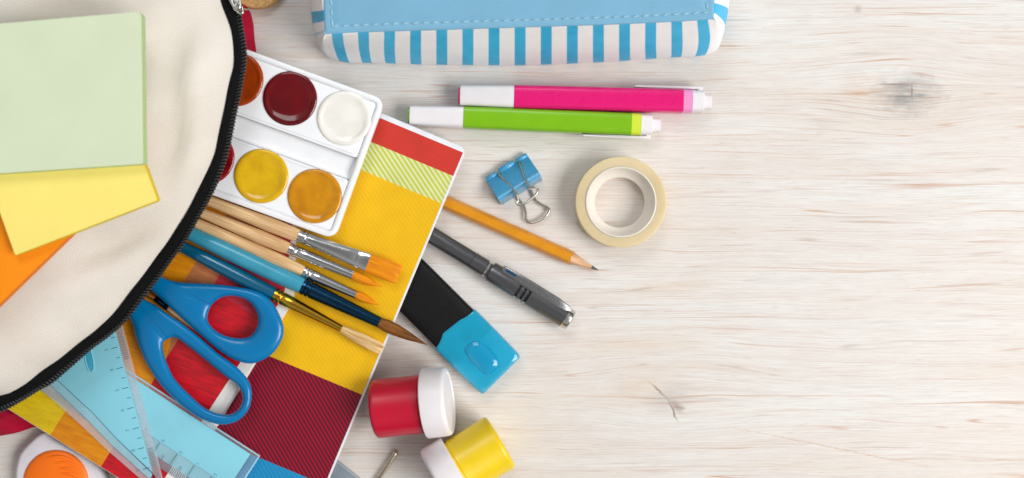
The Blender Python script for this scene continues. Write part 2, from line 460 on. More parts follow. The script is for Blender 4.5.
    for (ax, ay), (bx, by), (z,) in zip(A, Bc, Z):
        row = []
        for k in range(13):
            u = k / 12
            hz = 1.15 + (z * (1.7 if z > 3 else 1) - 1.1) * (math.sin(min(1, u * 2.4) * PI / 2) ** .8) * (1 - .5 * max(0, u - .4))
            wob = .8 * math.sin(ax * .3 + ay * .21 + k) * (z > 3) * (0 < k < 12)
            row.append(fb.L(ax + (bx - ax) * u, ay + (by - ay) * u, hz + wob))
        cols.append(row)
    part('lining', loft(cols, closed=False), red, r, 60)
    # zip tape
    rows = []
    n = len(OU)
    for i in range(n):
        (ox, oy), (ix, iy) = OU[i], IN[i]
        dx, dy = ox - ix, oy - iy
        pr = []
        wob = .7 * math.sin(i * .33) + .5 * math.sin(i * .13 + 1)
        for u, z in ((-.06 + .03 * math.sin(i * .2), LIP - .4), (-.02, LIP + 2.0), (.1, LIP + 2.3), (.5, LIP + 1.4), (.95, LIP - 2), (1.0, LIP - 2.8), (.95, LIP - 3.6), (.4, LIP - .5), (-.05, LIP - 2.0)):
            pr.append(fb.L(ix + dx * u + (wob if u < .2 else 0) * .6, iy + dy * u, z))
        rows.append(pr)
    part('zip_tape', loft(rows), tape, r, 50)
    # zip teeth (one row)
    tg = []; acc = 0; last = None
    for i in range(n - 1):
        (ox, oy), (px, py) = OU[i], OU[i + 1]
        L = math.hypot(px - ox, py - oy); d = 0
        while acc <= L:
            f = acc / L; x = ox + (px - ox) * f; y = oy + (py - oy) * f
            (ix, iy) = IN[i]
            nx, ny = ix - ox, iy - oy; nl = math.hypot(nx, ny); nx /= nl; ny /= nl
            cx_, cy_, cz = fb.L(x + nx * 2.1, y + ny * 2.1, LIP + .5)
            ang = math.atan2(-(ny), nx) + .35
            b = lathe_x([(-3.0, .4), (-2.6, 1.0), (-1.2, 1.1), (1.6, 1.1), (2.4, .9), (2.8, .2)], 8, zc=0)
            b = rotz(b, ang)
            slope = 1.6 / 12
            b = ([(q[0], q[1], q[2]) for q in b[0]], b[1])
            tg.append(shift(b, cx_, cy_, cz)); acc += 3.5
        acc -= L
    part('zip_teeth', merge(*tg), teeth, r, 60)
    # slider with rings
    a, b_, z_ = fb.L(236.5, 4, LIP + 4)
    ang = math.radians(-68)
    body = prism(rnd([(-8, -5), (7, -4), (7, 4), (-8, 5)], 3), -2.5, 2.5, 1)
    sl = part('zip_slider', shift(rotz(body, ang), a, b_, z_), STEEL, r, 40)
    def ringp(cx, cy, rx, ry, rot, z, tilt, rad):
        P = []
        for k in range(28):
            w = 2 * PI * k / 28; x, y = rx * math.cos(w), ry * math.sin(w)
            zz = tilt * math.cos(w)
            c, s = math.cos(rot), math.sin(rot); P.append((cx + x * c - y * s, cy + x * s + y * c, z + zz))
        return tube(P, rad, 8, True)
    g = merge(ringp(a + 1, b_ + 1, 7, 3.5, ang, z_ + 5, 1.5, 1.0), ringp(a + 3.5, b_ - 5, 5.5, 3, math.radians(-60), z_ + 4, 1, .9))
    pb = tube([fb.L(238, 10, LIP + 8), fb.L(243, 9, LIP + 5), fb.L(248.5, 9.5, 34)], .9, 8)
    part('pull_ring', merge(g, pb), STEEL, sl, 60)
bag()

# ------------------------------------------------------------------ sticky note pads
def pad(px, z0, th, c, side, label, warp=0):
    f = Frame(px[0][0], px[0][1], z0)
    r = thing('sticky_note_pad', label, 'sticky notes', f, 'sticky note pads on the bag')
    P = [f.L(x, y, z0 + th)[:2] for x, y in px]
    top = mat('note_paper', c, .75, var=.012, vs=.02, bump=.04, bs=.3, spec=.2)
    m = bpy.data.materials.new('note_paper_edges'); t = NT(m); v = t.coords(0, (.05, .05, 3.2))
    t.link(t.ramp(t.noise(v, 1.0, 4), [(.35, lin(tuple(q * .86 for q in side))), (.65, lin(side))]), t.b.inputs['Base Color']); t.b.inputs['Roughness'].default_value = .85
    part('sheet_stack', prism(rnd(P, 1.5, 3), 0, th - .5, 0), m, r, 30)
    P2 = inset(P, .2)
    part('top_sheet', prism(rnd(P2, 1.5, 3), th - .42, th, 0), top, r, 30)
pad([(79, 227), (-27, 330), (-132, 222), (-26, 119)], 120.2, 9, (255, 148, 22), (240, 128, 20), 'bright orange sticky note pad, lowest of the three pads on the bag')
pad([(15, 255.5), (157.5, 200.5), (106, 60), (-36, 113)], 129.6, 9, (252, 232, 126), (244, 214, 40), 'pale yellow sticky note pad, between the green pad and the orange pad')
def green_pad():
    pad([(143.5, 164), (141.5, 15), (138, 11.5), (-60, 28.5), (-60, 176.5), (0, 173.5)], 139, 10, (214, 225, 194), (192, 218, 152), 'pale green sticky note pad, topmost of the three pads on the bag')
green_pad()

# ------------------------------------------------------------------ striped notebook (under palette and brushes)
D = math.radians
def notebook1():
    ang = -D(22.6); z0, z1 = 18.8, 24.6
    f = Frame(466, 150, z0, ang)
    r = thing('notebook', 'notebook with diagonal striped red, lime, yellow and maroon cover under the brushes', 'notebook', f, 'notebooks spilling out of the bag')
    paper = mat('white_pages', (226, 230, 236), .6, var=.03, vs=.1)
    # local: x to the right along the top edge, y up. top right corner at (0,0)
    c0 = f.L(466, 149, z1)[:2]; x0, y0 = c0
    page = rnd([(x0 - 192, y0), (x0, y0), (x0, y0 - 440), (x0 - 192, y0 - 440)], [2, 9, 4, 2], 6)
    part('pages', prism(page, 0, z1 - z0 - 1.4, .8), paper, r, 40)
    cx, cy = f.L(463, 152.5, z1)[:2]
    # cover bands
    w = 186; bands = [0, 25, 54, 256.5, 352, 432]
    ms = [stripes_mat('red_diagonal_print', (214, 44, 38), (196, 62, 40), 3.6, -34, .42),
          stripes_mat('lime_diagonal_print', (192, 202, 78), (228, 230, 176), 4.0, -34, .46),
          stripes_mat('yellow_diagonal_print', (242, 190, 0), (236, 182, 0), 3.6, -34, .4),
          stripes_mat('maroon_diagonal_print', (158, 0, 42), (76, 2, 26), 3.45, -37, .42),
          stripes_mat('blue_diagonal_print', (18, 146, 200), (30, 130, 186), 3.6, -37, .4)]
    border = paper
    V, F, M = [], [], []
    zt, zb = z1 - z0, z1 - z0 - 1.35
    # white border of the cover (full size slab) then printed sheets lying on it
    part('cover', prism(rnd([(x0 - 192, y0 + .6), (x0 + .6, y0 + .6), (x0 + .6, y0 - 440), (x0 - 192, y0 - 440)], [2, 9, 4, 2], 6), zb, zt - .3, .3), border, r, 40)
    for i in range(5):
        ya, yb = cy - bands[i], cy - bands[i + 1]
        pts = [(cx - w, ya), (cx - (.0), ya), (cx, yb), (cx - w, yb)]
        n = len(V); V += [(x, y, zt) for x, y in pts]; F.append(tuple(range(n + 3, n - 1, -1))); M.append(i)
    part('cover_print', (V, F), ms, r, 0, fm=M)
notebook1()

def notebook2():
    ang = -D(32); z0, z1 = 25.0, 30.2
    f = Frame(155, 500, z0, ang)
    r = thing('notebook', 'notebook with painted yellow, orange and red patchwork cover under the scissors and rulers', 'notebook', f, 'notebooks spilling out of the bag')
    paper = mat('cream_pages', (226, 222, 218), .6, var=.05, vs=.12, stretch=(1, .2, 1))
    def pnt(name, c, d):
        m = bpy.data.materials.new(name); t = NT(m)
        v = t.coords(D(-12), (.05, .35, 1)); v2 = t.coords(0, (.02, .02, 1))
        a = t.noise(v, 1.0, 5, .7); b = t.noise(v2, 1.0, 4)
        k = t.math('ADD', t.math('MULTIPLY', a, .65), t.math('MULTIPLY', b, .35))
        t.link(t.ramp(k, [(.38, lin(d)), (.6, lin(c))]), t.b.inputs['Base Color'])
        t.b.inputs['Roughness'].default_value = .35; t.bump(a, .12, .6)
        return m
    ms = [pnt('painted_yellow', (238, 204, 16), (214, 176, 8)), pnt('painted_orange', (230, 148, 10), (206, 120, 6)),
          pnt('painted_red', (214, 16, 34), (158, 16, 30)), pnt('painted_tan', (196, 120, 76), (160, 92, 52)), pnt('painted_pink', (206, 44, 70), (170, 26, 44))]
    zt = z1 - z0
    # right edge fans out a little towards the lower corner
    part('pages', prism([(-330, 2), (15, 2), (12, 238), (-24, 300), (-330, 300)], 0, zt - 1.3, .5), paper, r, 30)
    part('cover', prism([(-331, 1), (13.5, 1), (10.5, 239), (-26, 301), (-331, 301)], zt - 1.25, zt - .3, .25), paper, r, 30)
    xr = lambda y: -3 + 6 * y / 300
    P = [([(-330, 1.5), (-119, 1.5), (-119, 120), (-330, 120)], 0),
         ([(-330, 120), (-119, 120), (-119, 300), (-330, 300)], 1),
         ([(-119, 1.5), (-61, 1.5), (-61, 60), (-63, 125), (-88, 200), (-88, 300), (-119, 300)], 1),
         ([(-63, 125), (-62, 205), (-62, 300), (-88, 300), (-88, 200)], 3),
         ([(-61, 1.5), (xr(0), 1.5), (xr(205), 205), (-62, 205), (-63, 125), (-61, 60)], 2),
         ([(-62, 205), (xr(205), 205), (xr(235), 237.5), (-27.5, 300), (-62, 300)], 4)]
    V, F, M = [], [], []
    for pts, m in P:
        n = len(V); V += [(x, y, zt) for x, y in pts]; F.append(tuple(range(n, n + len(pts)))); M.append(m)
    part('cover_print', (V, F), ms, r, 0, fm=M)
notebook2()

# ------------------------------------------------------------------ watercolour palette
def paintbox():
    ang = -D(20); z0 = 30.6; z1 = 43
    f = Frame(384, 100, z0, ang)
    r = thing('watercolor_palette', 'white plastic watercolor palette with round paint pans', 'paint palette', f)
    def lz(x, y, z=z1): return f.L(x, y, z)
    x1, y1 = lz(384, 99)[:2]
    y0 = lz(337, 235)[1] - 5; x1 = (x1 + lz(337, 235)[0]) / 2
    x0 = x1 - 245; hh = z1 - z0
    P = [(x0, y1), (x1, y1), (x1, y0), (x0, y0)]
    out = rnd(P, [4, 12, 12, 4], 7)
    # tray: outer shell with rim, inner floor, two raised banks
    def R(pts, d, z): return [(x, y, z) for x, y in inset(pts, d)]
    if area(out) < 0: out = out[::-1]
    rings = [R(out, 3, 0), R(out, 1.2, .6), R(out, .4, 2), R(out, 0, hh - 1.6), R(out, .5, hh - .5), R(out, 1.6, hh), R(out, 4.2, hh), R(out, 5.0, hh - .4), R(out, 5.4, hh - 1.2), R(out, 6.0, hh - 1.6), R(out, 8.5, hh - 7.2)]
    tray = loft(rings)
    tr = part('tray', tray, WHITE, r, 35)
    top = hh - 1.4
    rows = [(289.5, 98.5, (-54, -20)), (261, 176, (-54, -20))]
    cA = lz(289.5, 98.5)[1]; cB = lz(288, 186)[1]
    banks = []
    for (ya, yb) in ((y1 - 6.6, y1 - 6.6 - 56), (y0 + 6.6 + 52, y0 + 6.6)):
        banks.append(prism(rnd([(x0 + 8, yb), (x0 + 8, ya), (x1 - 6.8, ya), (x1 - 6.8, yb)], 3, 3), hh - 7.6, top, .7, 3, False))
    # brush channel: half round trough between the banks, standing on the tray floor
    ym = (y1 - 62.6 + y0 + 58.6) / 2; wv = (y1 - 62.6 - (y0 + 58.6)) / 2
    ch = []
    for k in range(15):
        a = PI * k / 14; ch.append((ym + (wv - .3) * math.cos(a), hh - 1.9 - math.sin(a) ** .6 * 5.0))
    xs = [x0 + 9, x1 - 7.5]
    g = loft([[(x, y, z) for y, z in ch] for x in xs], closed=False)
    part('bank', banks[0], WHITE, tr, 35); part('bank', banks[1], WHITE, tr, 35); part('brush_channel', g, WHITE, tr, 60)
    # two faint groove ribs beside the channel
    def rib(y): return tube([(x0 + 12, y, top - .1), (x1 - 10, y, top - .1)], .55, 6)
    part('rib', merge(rib(y1 - 6.6 - 53), rib(y0 + 6.6 + 49.5)), WHITE, tr, 60)
    pans = [((236, 79), (164, 62, 6), (140, 46, 4), 'orange brown paint pan'), ((289.7, 98.3), (104, 0, 10), (84, 0, 6), 'dark maroon paint pan'),
            ((344, 118), (238, 235, 228), (234, 230, 222), 'white paint pan'), ((207, 157), (150, 16, 24), (120, 8, 16), 'red paint pan'),
            ((261, 176), (222, 178, 10), (206, 158, 6), 'yellow paint pan'), ((314.5, 196), (206, 140, 10), (186, 118, 8), 'ochre paint pan')]
    for i, ((px, py), c, d, lab) in enumerate(pans):
        m = mat('paint_' + lab.split(' paint')[0].replace(' ', '_'), c, .12, var=.05, vs=.06, coat=.3, spec=.4, dark=d)
        x, y, _ = lz(px, py)
        n = 64; prof = [(26.2, top - .3), (26.2, top + .6), (25.6, top + 1.3), (24.2, top + 1.8), (22.5, top + 1.8), (21.4, top + 1.5), (20.0, top + 1.1), (18.6, top + .75), (17.2, top + .55), (12, top + .45), (6, top + .5), (2, top + .55)]
        rings = []
        for k, (rr, z) in enumerate(prof):
            ring = []
            for j in range(n):
                a = 2 * PI * j / n
                w = 1 + (.05 * math.sin(a * 2 + i) + .035 * math.sin(a * 3 + 2 * i) + .02 * math.sin(5 * a + i)) * (0, 0, 0, 0, 0, .3, .8, 1.2, 1.2, .8, 0, 0, 0)[k]
                ring.append((x + rr * w * math.cos(a), y + rr * w * math.sin(a), z))
            rings.append(ring)
        part('paint_pan', loft(rings), m, r, 50, label=lab)
paintbox()

# ------------------------------------------------------------------ paint brushes
def brush(a, b, za, zb, handle, hmat, ferrule, fmat, hair, hairmat, label, flat=False, rest=None):
    """stations along the axis are photo fractions given as px distances from a"""
    f, L = axis_frame(a, za, b, zb)
    r = thing('paintbrush', label, 'paintbrush', f, 'paintbrushes fanned out of the bag')
    mx = max(p[1] for p in handle); q = L / dst(a, b) if dst(a, b) > 130 else 1
    sc_ = lambda P: [(p[0] * q,) + tuple(p[1:]) for p in P]
    handle, ferrule, hair = sc_(handle), sc_(ferrule), sc_(hair)
    part('handle', lathe_x(handle, 28, zc=mx), hmat, r, 50)
    part('ferrule', lathe_x(ferrule, 32, 2.0, zc=mx), fmat, r, 50)
    part('bristles', lathe_x(hair, 28, 2.0 if not flat else 2.6, zc=mx), hairmat, r, 60)
    return L
def dst(p, q): return math.hypot(p[0] - q[0], p[1] - q[1])
def ferr(x0, x1, r0, r1, flat=None):
    d = x1 - x0; P = [(x0 - .2, r0 * .9), (x0, r0 * 1.0), (x0 + 3, r0 * 1.03), (x0 + 3.6, r0 * .9), (x0 + 4.6, r0 * .9), (x0 + 5.2, r0 * 1.03), (x0 + 7.2, r0 * 1.03), (x0 + 7.9, r0 * .9), (x0 + 8.9, r0 * .9), (x0 + 9.6, r0)]
    P += [(x0 + 9.6 + (d - 9.6) * k / 6, r0 + (r1 - r0) * k / 6) for k in range(1, 7)]
    P += [(x1 + .1, r1 * .85)]
    return P
# B1 flat brush
A = (175, 187); Bp = (400, 274.5)
k = lambda p: dst(A, p)
x1, x2, x3 = k((300, 236)), k((369, 262)), k((400, 274))
h = [(0, 2.5), (8, 4), (60, 5.5), (x1 - 30, 7.2), (x1 - 6, 6.8), (x1 + .5, 6)]
fe = ferr(x1, x1 + 16, 6.3, 6.1)[:-1] + [(x1 + 30, 6.9, 5.0), (x2 - 22, 8.0, 3.6), (x2 - 14, 8.4, 3.0), (x2 - 13, 8.1, 2.6), (x2 - 11, 8.1, 2.6), (x2 - 10, 8.7, 3.0), (x2, 9.2, 2.6), (x2 + .1, 8.6, 2)]
ha = [(x2 - 1, 8.6, 2.2), (x2 + 8, 9.4, 2.4), (x3 - 6, 9.9, 1.8), (x3 - 1, 9.6, 1.0), (x3, 8.8, .4)]
brush(A, Bp, 32, 27, h, WOODH, fe, FERR, ha, BR_ORANGE, 'flat brush with square orange bristles and silver ferrule, nearest the palette', True)
# B2 round
A = (170, 199); Bp = (382.5, 286.5)
x1, x2, x3 = k((291, 247.5)), k((354, 274)), k((382.5, 286.5))
h = [(0, 2.5), (8, 4), (60, 5.4), (x1 - 30, 6.9), (x1 - 6, 6.2), (x1 + .5, 5.4)]
ha = [(x2 - 1, 4.2), (x2 + 5, 5.0), (x2 + 12, 4.7), (x2 + 20, 3.2), (x3 - 4, 1.2), (x3, .3)]
brush(A, Bp, 32, 26, h, WOODH, ferr(x1, x2, 5.8, 4.6), FERR, ha, BR_ORANGE, 'pointed orange brush with pale wood handle, second brush below the palette')
# B3 round
A = (160, 206); Bp = (379.6, 304.5)
x1, x2, x3 = k((305.5, 269.5)), k((357, 294)), k((379.6, 304.5))
h = [(0, 2.5), (8, 4), (60, 5.4), (x1 - 30, 6.6), (x1 - 6, 5.6), (x1 + .5, 4.9)]
ha = [(x2 - 1, 3.6), (x2 + 5, 4.6), (x2 + 10, 4.2), (x2 + 17, 2.6), (x3 - 3, 1.0), (x3, .3)]
brush(A, Bp, 32, 26, h, WOODH, ferr(x1, x2, 5.3, 4.0), FERR, ha, BR_ORANGE, 'small pointed orange brush with pale wood handle, just above the turquoise brush')
# B4 turquoise
A = (150, 213); Bp = (427.5, 343.8)
x1, x2, x3 = k((303.5, 286.5)), k((379, 324)), k((427.5, 343.8))
h = [(0, 3), (8, 5), (60, 7.4), (x1 - 70, 8.6), (x1 - 20, 8.5), (x1 - 3, 8.0), (x1 + .5, 7.2)]
ha = [(x2 - 1, 4.9), (x2 + 8, 6.2), (x2 + 18, 5.9), (x2 + 32, 4.2), (x3 - 9, 2.0), (x3, .3)]
brush(A, Bp, 31, 24.6, h, TURQ, ferr(x1, x2, 7.9, 5.4), DBLUE, ha, BR_BROWN, 'thick turquoise brush with dark blue ferrule and long brown pointed tip')
# B5 teal with brass ferrule
A = (150, 229); Bp = (383, 349)
x1, x2, x3 = k((276, 293.5)), k((342.5, 327.5)), k((383, 349))
h = [(0, 2.5), (8, 4.5), (60, 6.4), (x1 - 40, 7.4), (x1 - 6, 6.6), (x1 + .5, 6.0)]
ha = [(x2 - 1, 3.2, 2.6), (x2 + 6, 4.4, 3.2), (x2 + 20, 5.6, 2.6), (x3 - 7, 6.0, 1.6), (x3 - 2, 5.2, .8), (x3, 3.8, .4)]
brush(A, Bp, 31, 25, h, TEAL, ferr(x1, x2, 6.6, 3.6), GOLD, ha, BR_BEIGE, 'dark teal brush with brass ferrule and pale flat bristles')
# thin brush seen between the scissor handles
A = (140, 286); Bp = (262, 372)
brush((206, 335), (146, 291), 30.5, 30.5, [(0, 2), (3, 2.6), (38, 2.8), (44, 2.6), (44.5, 2.2)], WOODH, [(44, 2.2), (44.2, 2.9), (48, 3.0), (49, 2.6), (50, 3.0), (60, 2.8), (60.2, 2.4)],
      DBLUE, [(60, 2.4), (66, 3.4), (72, 3.0), (80, .4)], BR_BROWN, 'thin wooden brush with dark bristles lying between the two scissor handles')

# ------------------------------------------------------------------ scissors
def scissors():
    z0 = 33.6; f = Frame(112, 264, z0)
    r = thing('scissors', 'scissors with two blue plastic loop handles in front of the bag', 'scissors', f)
    blue = mat('blue_handle_plastic', (0, 116, 174), .24, var=.03, vs=.02, coat=.1, spec=.4)
    def ringpart(outer, hole, cen, zc, th, N=110):
        zz = zc
        O = catmull(outer, 10, True); Hh = catmull(hole, 10, True)
        def ray(poly, c, a):
            best = None; dx, dy = math.cos(a), math.sin(a)
            for i in range(len(poly)):
                p, q = poly[i], poly[(i + 1) % len(poly)]
                ex, ey = q[0] - p[0], q[1] - p[1]; den = dx * ey - dy * ex
                if abs(den) < 1e-9: continue
                t = ((p[0] - c[0]) * ey - (p[1] - c[1]) * ex) / den; u = ((p[0] - c[0]) * dy - (p[1] - c[1]) * dx) / den
                if t > 0 and -1e-6 <= u <= 1 + 1e-6 and (best is None or t > best): best = t
            return best
        # parametrise by the outer curve's arc length
        L = [0]
        for i in range(len(O)): L.append(L[-1] + dst(O[i], O[(i + 1) % len(O)]))
        pts = []
        for n in range(N):
            s = L[-1] * n / N
            i = max(j for j in range(len(O)) if L[j] <= s); t = (s - L[i]) / (L[i + 1] - L[i] + 1e-9)
            p, q = O[i], O[(i + 1) % len(O)]; pts.append((p[0] + (q[0] - p[0]) * t, p[1] + (q[1] - p[1]) * t))
        rings = []
        for p in pts:
            a = math.atan2(p[1] - cen[1], p[0] - cen[0]); t = ray(Hh, cen, a)
            hp = (cen[0] + math.cos(a) * t, cen[1] + math.sin(a) * t)
            w = dst(p, hp); ring = []
            for k in range(28):
                ph = 2 * PI * k / 28; c, s = math.cos(ph), math.sin(ph)
                e = min(1, 14 / max(w, 1))           # wide places stay flat in the middle
                cc = math.copysign(abs(c) ** (.55 + .45 * e), c)
                ss = math.copysign(abs(s) ** .85, s)
                u = .5 - .5 * cc
                x = p[0] + (hp[0] - p[0]) * u; y = p[1] + (hp[1] - p[1]) * u
                ring.append(f.L(x, y, zz + th / 2 * ss))
            rings.append(ring)
        return loft(rings, loop=True)
    oa = [(112, 250), (140, 266), (159, 276), (178, 281.6), (196, 283), (214, 284), (232, 286), (249.5, 289), (263, 294), (273, 303), (281, 318), (284, 330), (281, 342), (271, 355), (253, 363.5), (235, 360), (217, 349), (196, 331), (175, 312), (153, 292), (128, 272), (106, 262)]
    hA = [(207.5, 318), (212, 305), (222, 297.5), (236, 296.5), (249, 302), (257, 314), (257, 326), (250, 336), (238, 338), (224, 335), (213, 328)]
    part('handle', ringpart(oa, hA, (232.5, 317), 41, 14, 130), blue, r, 60, label='upper blue handle with small round thumb hole')
    ob = [(100, 256), (120, 277), (138, 294), (146, 300), (157, 306), (167.6, 313.6), (180, 322), (192.5, 331.4), (205, 342), (217.4, 352.8), (229, 361), (239, 369), (247, 378), (251, 386), (252, 396), (249.5, 408), (243, 417), (233, 423), (219, 424.5), (201, 419), (190, 412), (180, 404.5), (168, 393), (157.5, 381), (147, 364.5), (141, 351), (136, 338), (132, 323), (124, 308), (108, 285), (96, 268)]
    hB = [(163, 344), (166, 340), (175, 337.5), (185, 344), (196, 352.5), (207, 361.5), (224, 375.5), (236, 384), (241, 391), (242.5, 400), (238, 409.5), (229, 414.5), (218.7, 413.5), (209, 410), (201, 405), (190, 395), (180, 385), (173, 376), (167, 363), (163.5, 352)]
    part('handle', ringpart(ob, hB, (196, 375), 41, 12, 150), blue, r, 60, label='lower blue handle with long finger hole')
    for s, (bx, by) in ((0, (10, 196)), (1, (34, 180))):
        P = [(118 + 3 * s, 262), (110, 252 + 6 * s), (bx, by), (bx + 4, by + 10), (104, 268 + s)]
        q = [f.L(x, y, 37 + 3 * s)[:2] for x, y in P]
        part('blade', prism(q, 1.5 + 3.2 * s, 4.4 + 3.2 * s, .5), STEEL, r, 30)
scissors()

# ------------------------------------------------------------------ clear turquoise rulers
CY = mat('turquoise_clear_plastic', (146, 220, 238), .18, var=.02, vs=.02, alpha=.86, coat=.3)
CYL = mat('pale_turquoise_bevel', (168, 222, 236), .15, var=.03, vs=.05, alpha=.6, coat=.3)
CLR = mat('clear_plastic_edge', (220, 226, 230), .12, var=.03, vs=.1, alpha=.26, coat=.4)
RIM = mat('clear_plastic_rim', (190, 226, 240), .12, var=.03, vs=.1, alpha=.7, coat=.4)
INK = mat('grey_ruler_ink', (44, 116, 138), .5, alpha=.6)
def ruler():
    z0, z1 = 30.5, 33.2
    f = Frame(90, 346, z0, -D(33))
    r = thing('ruler', 'straight clear turquoise ruler lying under the set square and scissors', 'ruler', f)
    ye = f.L(214, 426, z1)[1]; yi = f.L(200, 421.5, z1)[1] ; yl = f.L(178, 453.5, z1)[1]
    xe = f.L(260.5, 455.4, z1)[0]; xi = f.L(249.5, 455.4, z1)[0]
    yo = yl - 19; th = z1 - z0
    # body
    part('body', prism([(-40, yl), (xi, yl), (xi, yi), (-40, yi)], .2, th, .3), CY, r, 30)
    # bevelled clear scale edge
    def strip(ya, za, yb, zb, x0, x1): return loft([[(x0, ya, 0), (x0, yb, 0), (x0, yb, zb), (x0, ya, za)], [(x1, ya, 0), (x1, yb, 0), (x1, yb, zb), (x1, ya, za)]])
    part('bevelled_edge', strip(yl - .15, th - .3, yl - 14, .9, -40, xi), CYL, r, 30)
    part('bevelled_edge', strip(yl - 14.15, .9, yo - 3, .4, -40, xi), CLR, r, 30)
    part('rim', merge(prism([(-40, yi + .2), (xi + .2, yi + .2), (xi + .2, yo - 3), (xe, yo - 3), (xe, ye), (-40, ye)], 0.2, 1.6, .2)), mat('clear_rim_sheet', (200, 215, 220), .1, alpha=.14, coat=.5), r, 30)
    lines = merge(box(-40, xe, ye - 1.3, ye, 1.65, 2.3), box(xe - 1.5, xe, yo - 3, ye - 1.35, 1.65, 2.3))
    part('rim_edge', lines, RIM, r, 30)
    # graduations
    g = []
    xs = f.L(161, 441, z1)[0]
    for i in range(-70, 60):
        x = xs + i * 2.0
        if x < -38 or x > xi - 3: continue
        big = i % 10 == 0; half = i % 5 == 0
        if big: g.append(box(x - .3, x + .3, yl - 14, yl - 1, 2.75, 2.8))
        elif half: g.append(box(x - .3, x + .3, yl - 14, yl - 9, 2.75, 2.8))
        g.append(box(x - .3, x + .3, yl - 22, yl - 14.5, 1.15, 1.2))
    for i in range(-4, 5):
        x = xs + i * 20
        if -30 < x < xi - 5: g.append(shift(rotz(text_geo(str((i + 9) % 10), 4.6), 1.57), x + 2, yl + 2.5, th + .1))
    part('graduation_marks', merge(*g), INK, r, 0)
ruler()
def set_square():
    z0, z1 = 33.5, 36.3; th = z1 - z0
    f = Frame(155, 490, z0)
    r = thing('set_square', 'clear turquoise triangular set square with scale, tip pointing down beside the scissors', 'set square', f)
    Q = lambda x, y: f.L(x, y, z1)[:2]
    inner_r = [(100, 276), (115.5, 334), (138, 420), (152, 473)]
    outer_r = [(108, 276), (123.5, 331), (147, 420), (161.5, 476), (165, 490)]
    inner_l = [(-60, 270), (52, 378), (92, 414), (118, 440), (152, 474)]
    outer_l = [(-76, 270), (40, 384), (88, 424), (115, 450), (155, 490)]
    part('body', prism([Q(*p) for p in [(100, 276), (115.5, 334), (138, 420), (151.8, 472), (118, 440), (92, 412), (52, 375), (-50, 276)]], .2, th, .3), CY, r, 30)
    part('bevelled_edge', prism([Q(*p) for p in inner_r + outer_r[::-1]], 0, 1.9, .3), CLR, r, 30)
    part('bevelled_edge', prism([Q(*p) for p in [(-50, 276.5), (51.8, 376), (91.8, 413), (117.8, 441), (151.8, 474), (150, 480), (112, 446), (86, 419), (44, 379), (-64, 277)]], 0, 2.3, .3), CYL, r, 30)
    part('bevelled_edge', prism([Q(*p) for p in [(-65, 277), (43.8, 379.4), (85.6, 419.6), (111.6, 446.6), (150, 481), (150, 488), (106, 450), (82, 427), (38, 388), (-74, 277)]], 0, 1.5, .3), CLR, r, 30)
    # capsule slot, raised rim and recess
    c = [Q(*p) for p in [(80, 338), (84, 352), (86, 362), (89.5, 371), (93.5, 370), (93.5, 361), (91, 350), (87, 336)]]
    part('slot', prism(rnd(c, 2, 3), th + .02, th + .3, .1), mat('darker_turquoise', (66, 170, 200), .2, var=.02), r, 30)
    cc = catmull([(x, y, th + .3) for x, y in c], 4, True)
    part('slot_rim', tube(cc, .6, 6, True), CY, r, 60)
    # marks along the right edge
    g = []
    a = Vector(Q(109.5, 312)); b = Vector(Q(152, 473)); d = (b - a).normalized(); nrm = Vector((d.y, -d.x))
    s = Vector(Q(116.8, 339.8)); tick = 10.05
    if nrm.x > 0: nrm = -nrm
    nrm = Vector((nrm.x * math.cos(.03), nrm.y)).normalized()
    ang = math.atan2(-nrm.y, -nrm.x)
    for i in range(-4, 14):
        p = s + d * (tick * i) + nrm * 1.0 + d * 7
        ln = 6.5 if i % 2 == 0 else 4
        g.append(shift(rotz(box(-ln, 0, -.32, .32, 0, .05), ang), p.x, p.y, th + .03))
        if i % 2 == 0 and i >= -2:
            g.append(shift(rotz(text_geo(str((i // 2 + 3) % 10), 5.2), ang + 1.57), p.x + nrm.x * 11, p.y + nrm.y * 11, th + .03))
    for i in range(-15, 76):
        p = s + d * (2.0 * i)
        if i > 10 and i < 55: continue
        g.append(shift(rotz(box(1.4, 7, -.25, .25, 0, .05), ang), p.x, p.y, 1.93))
    part('graduation_marks', merge(*g), INK, r, 0)
set_square()

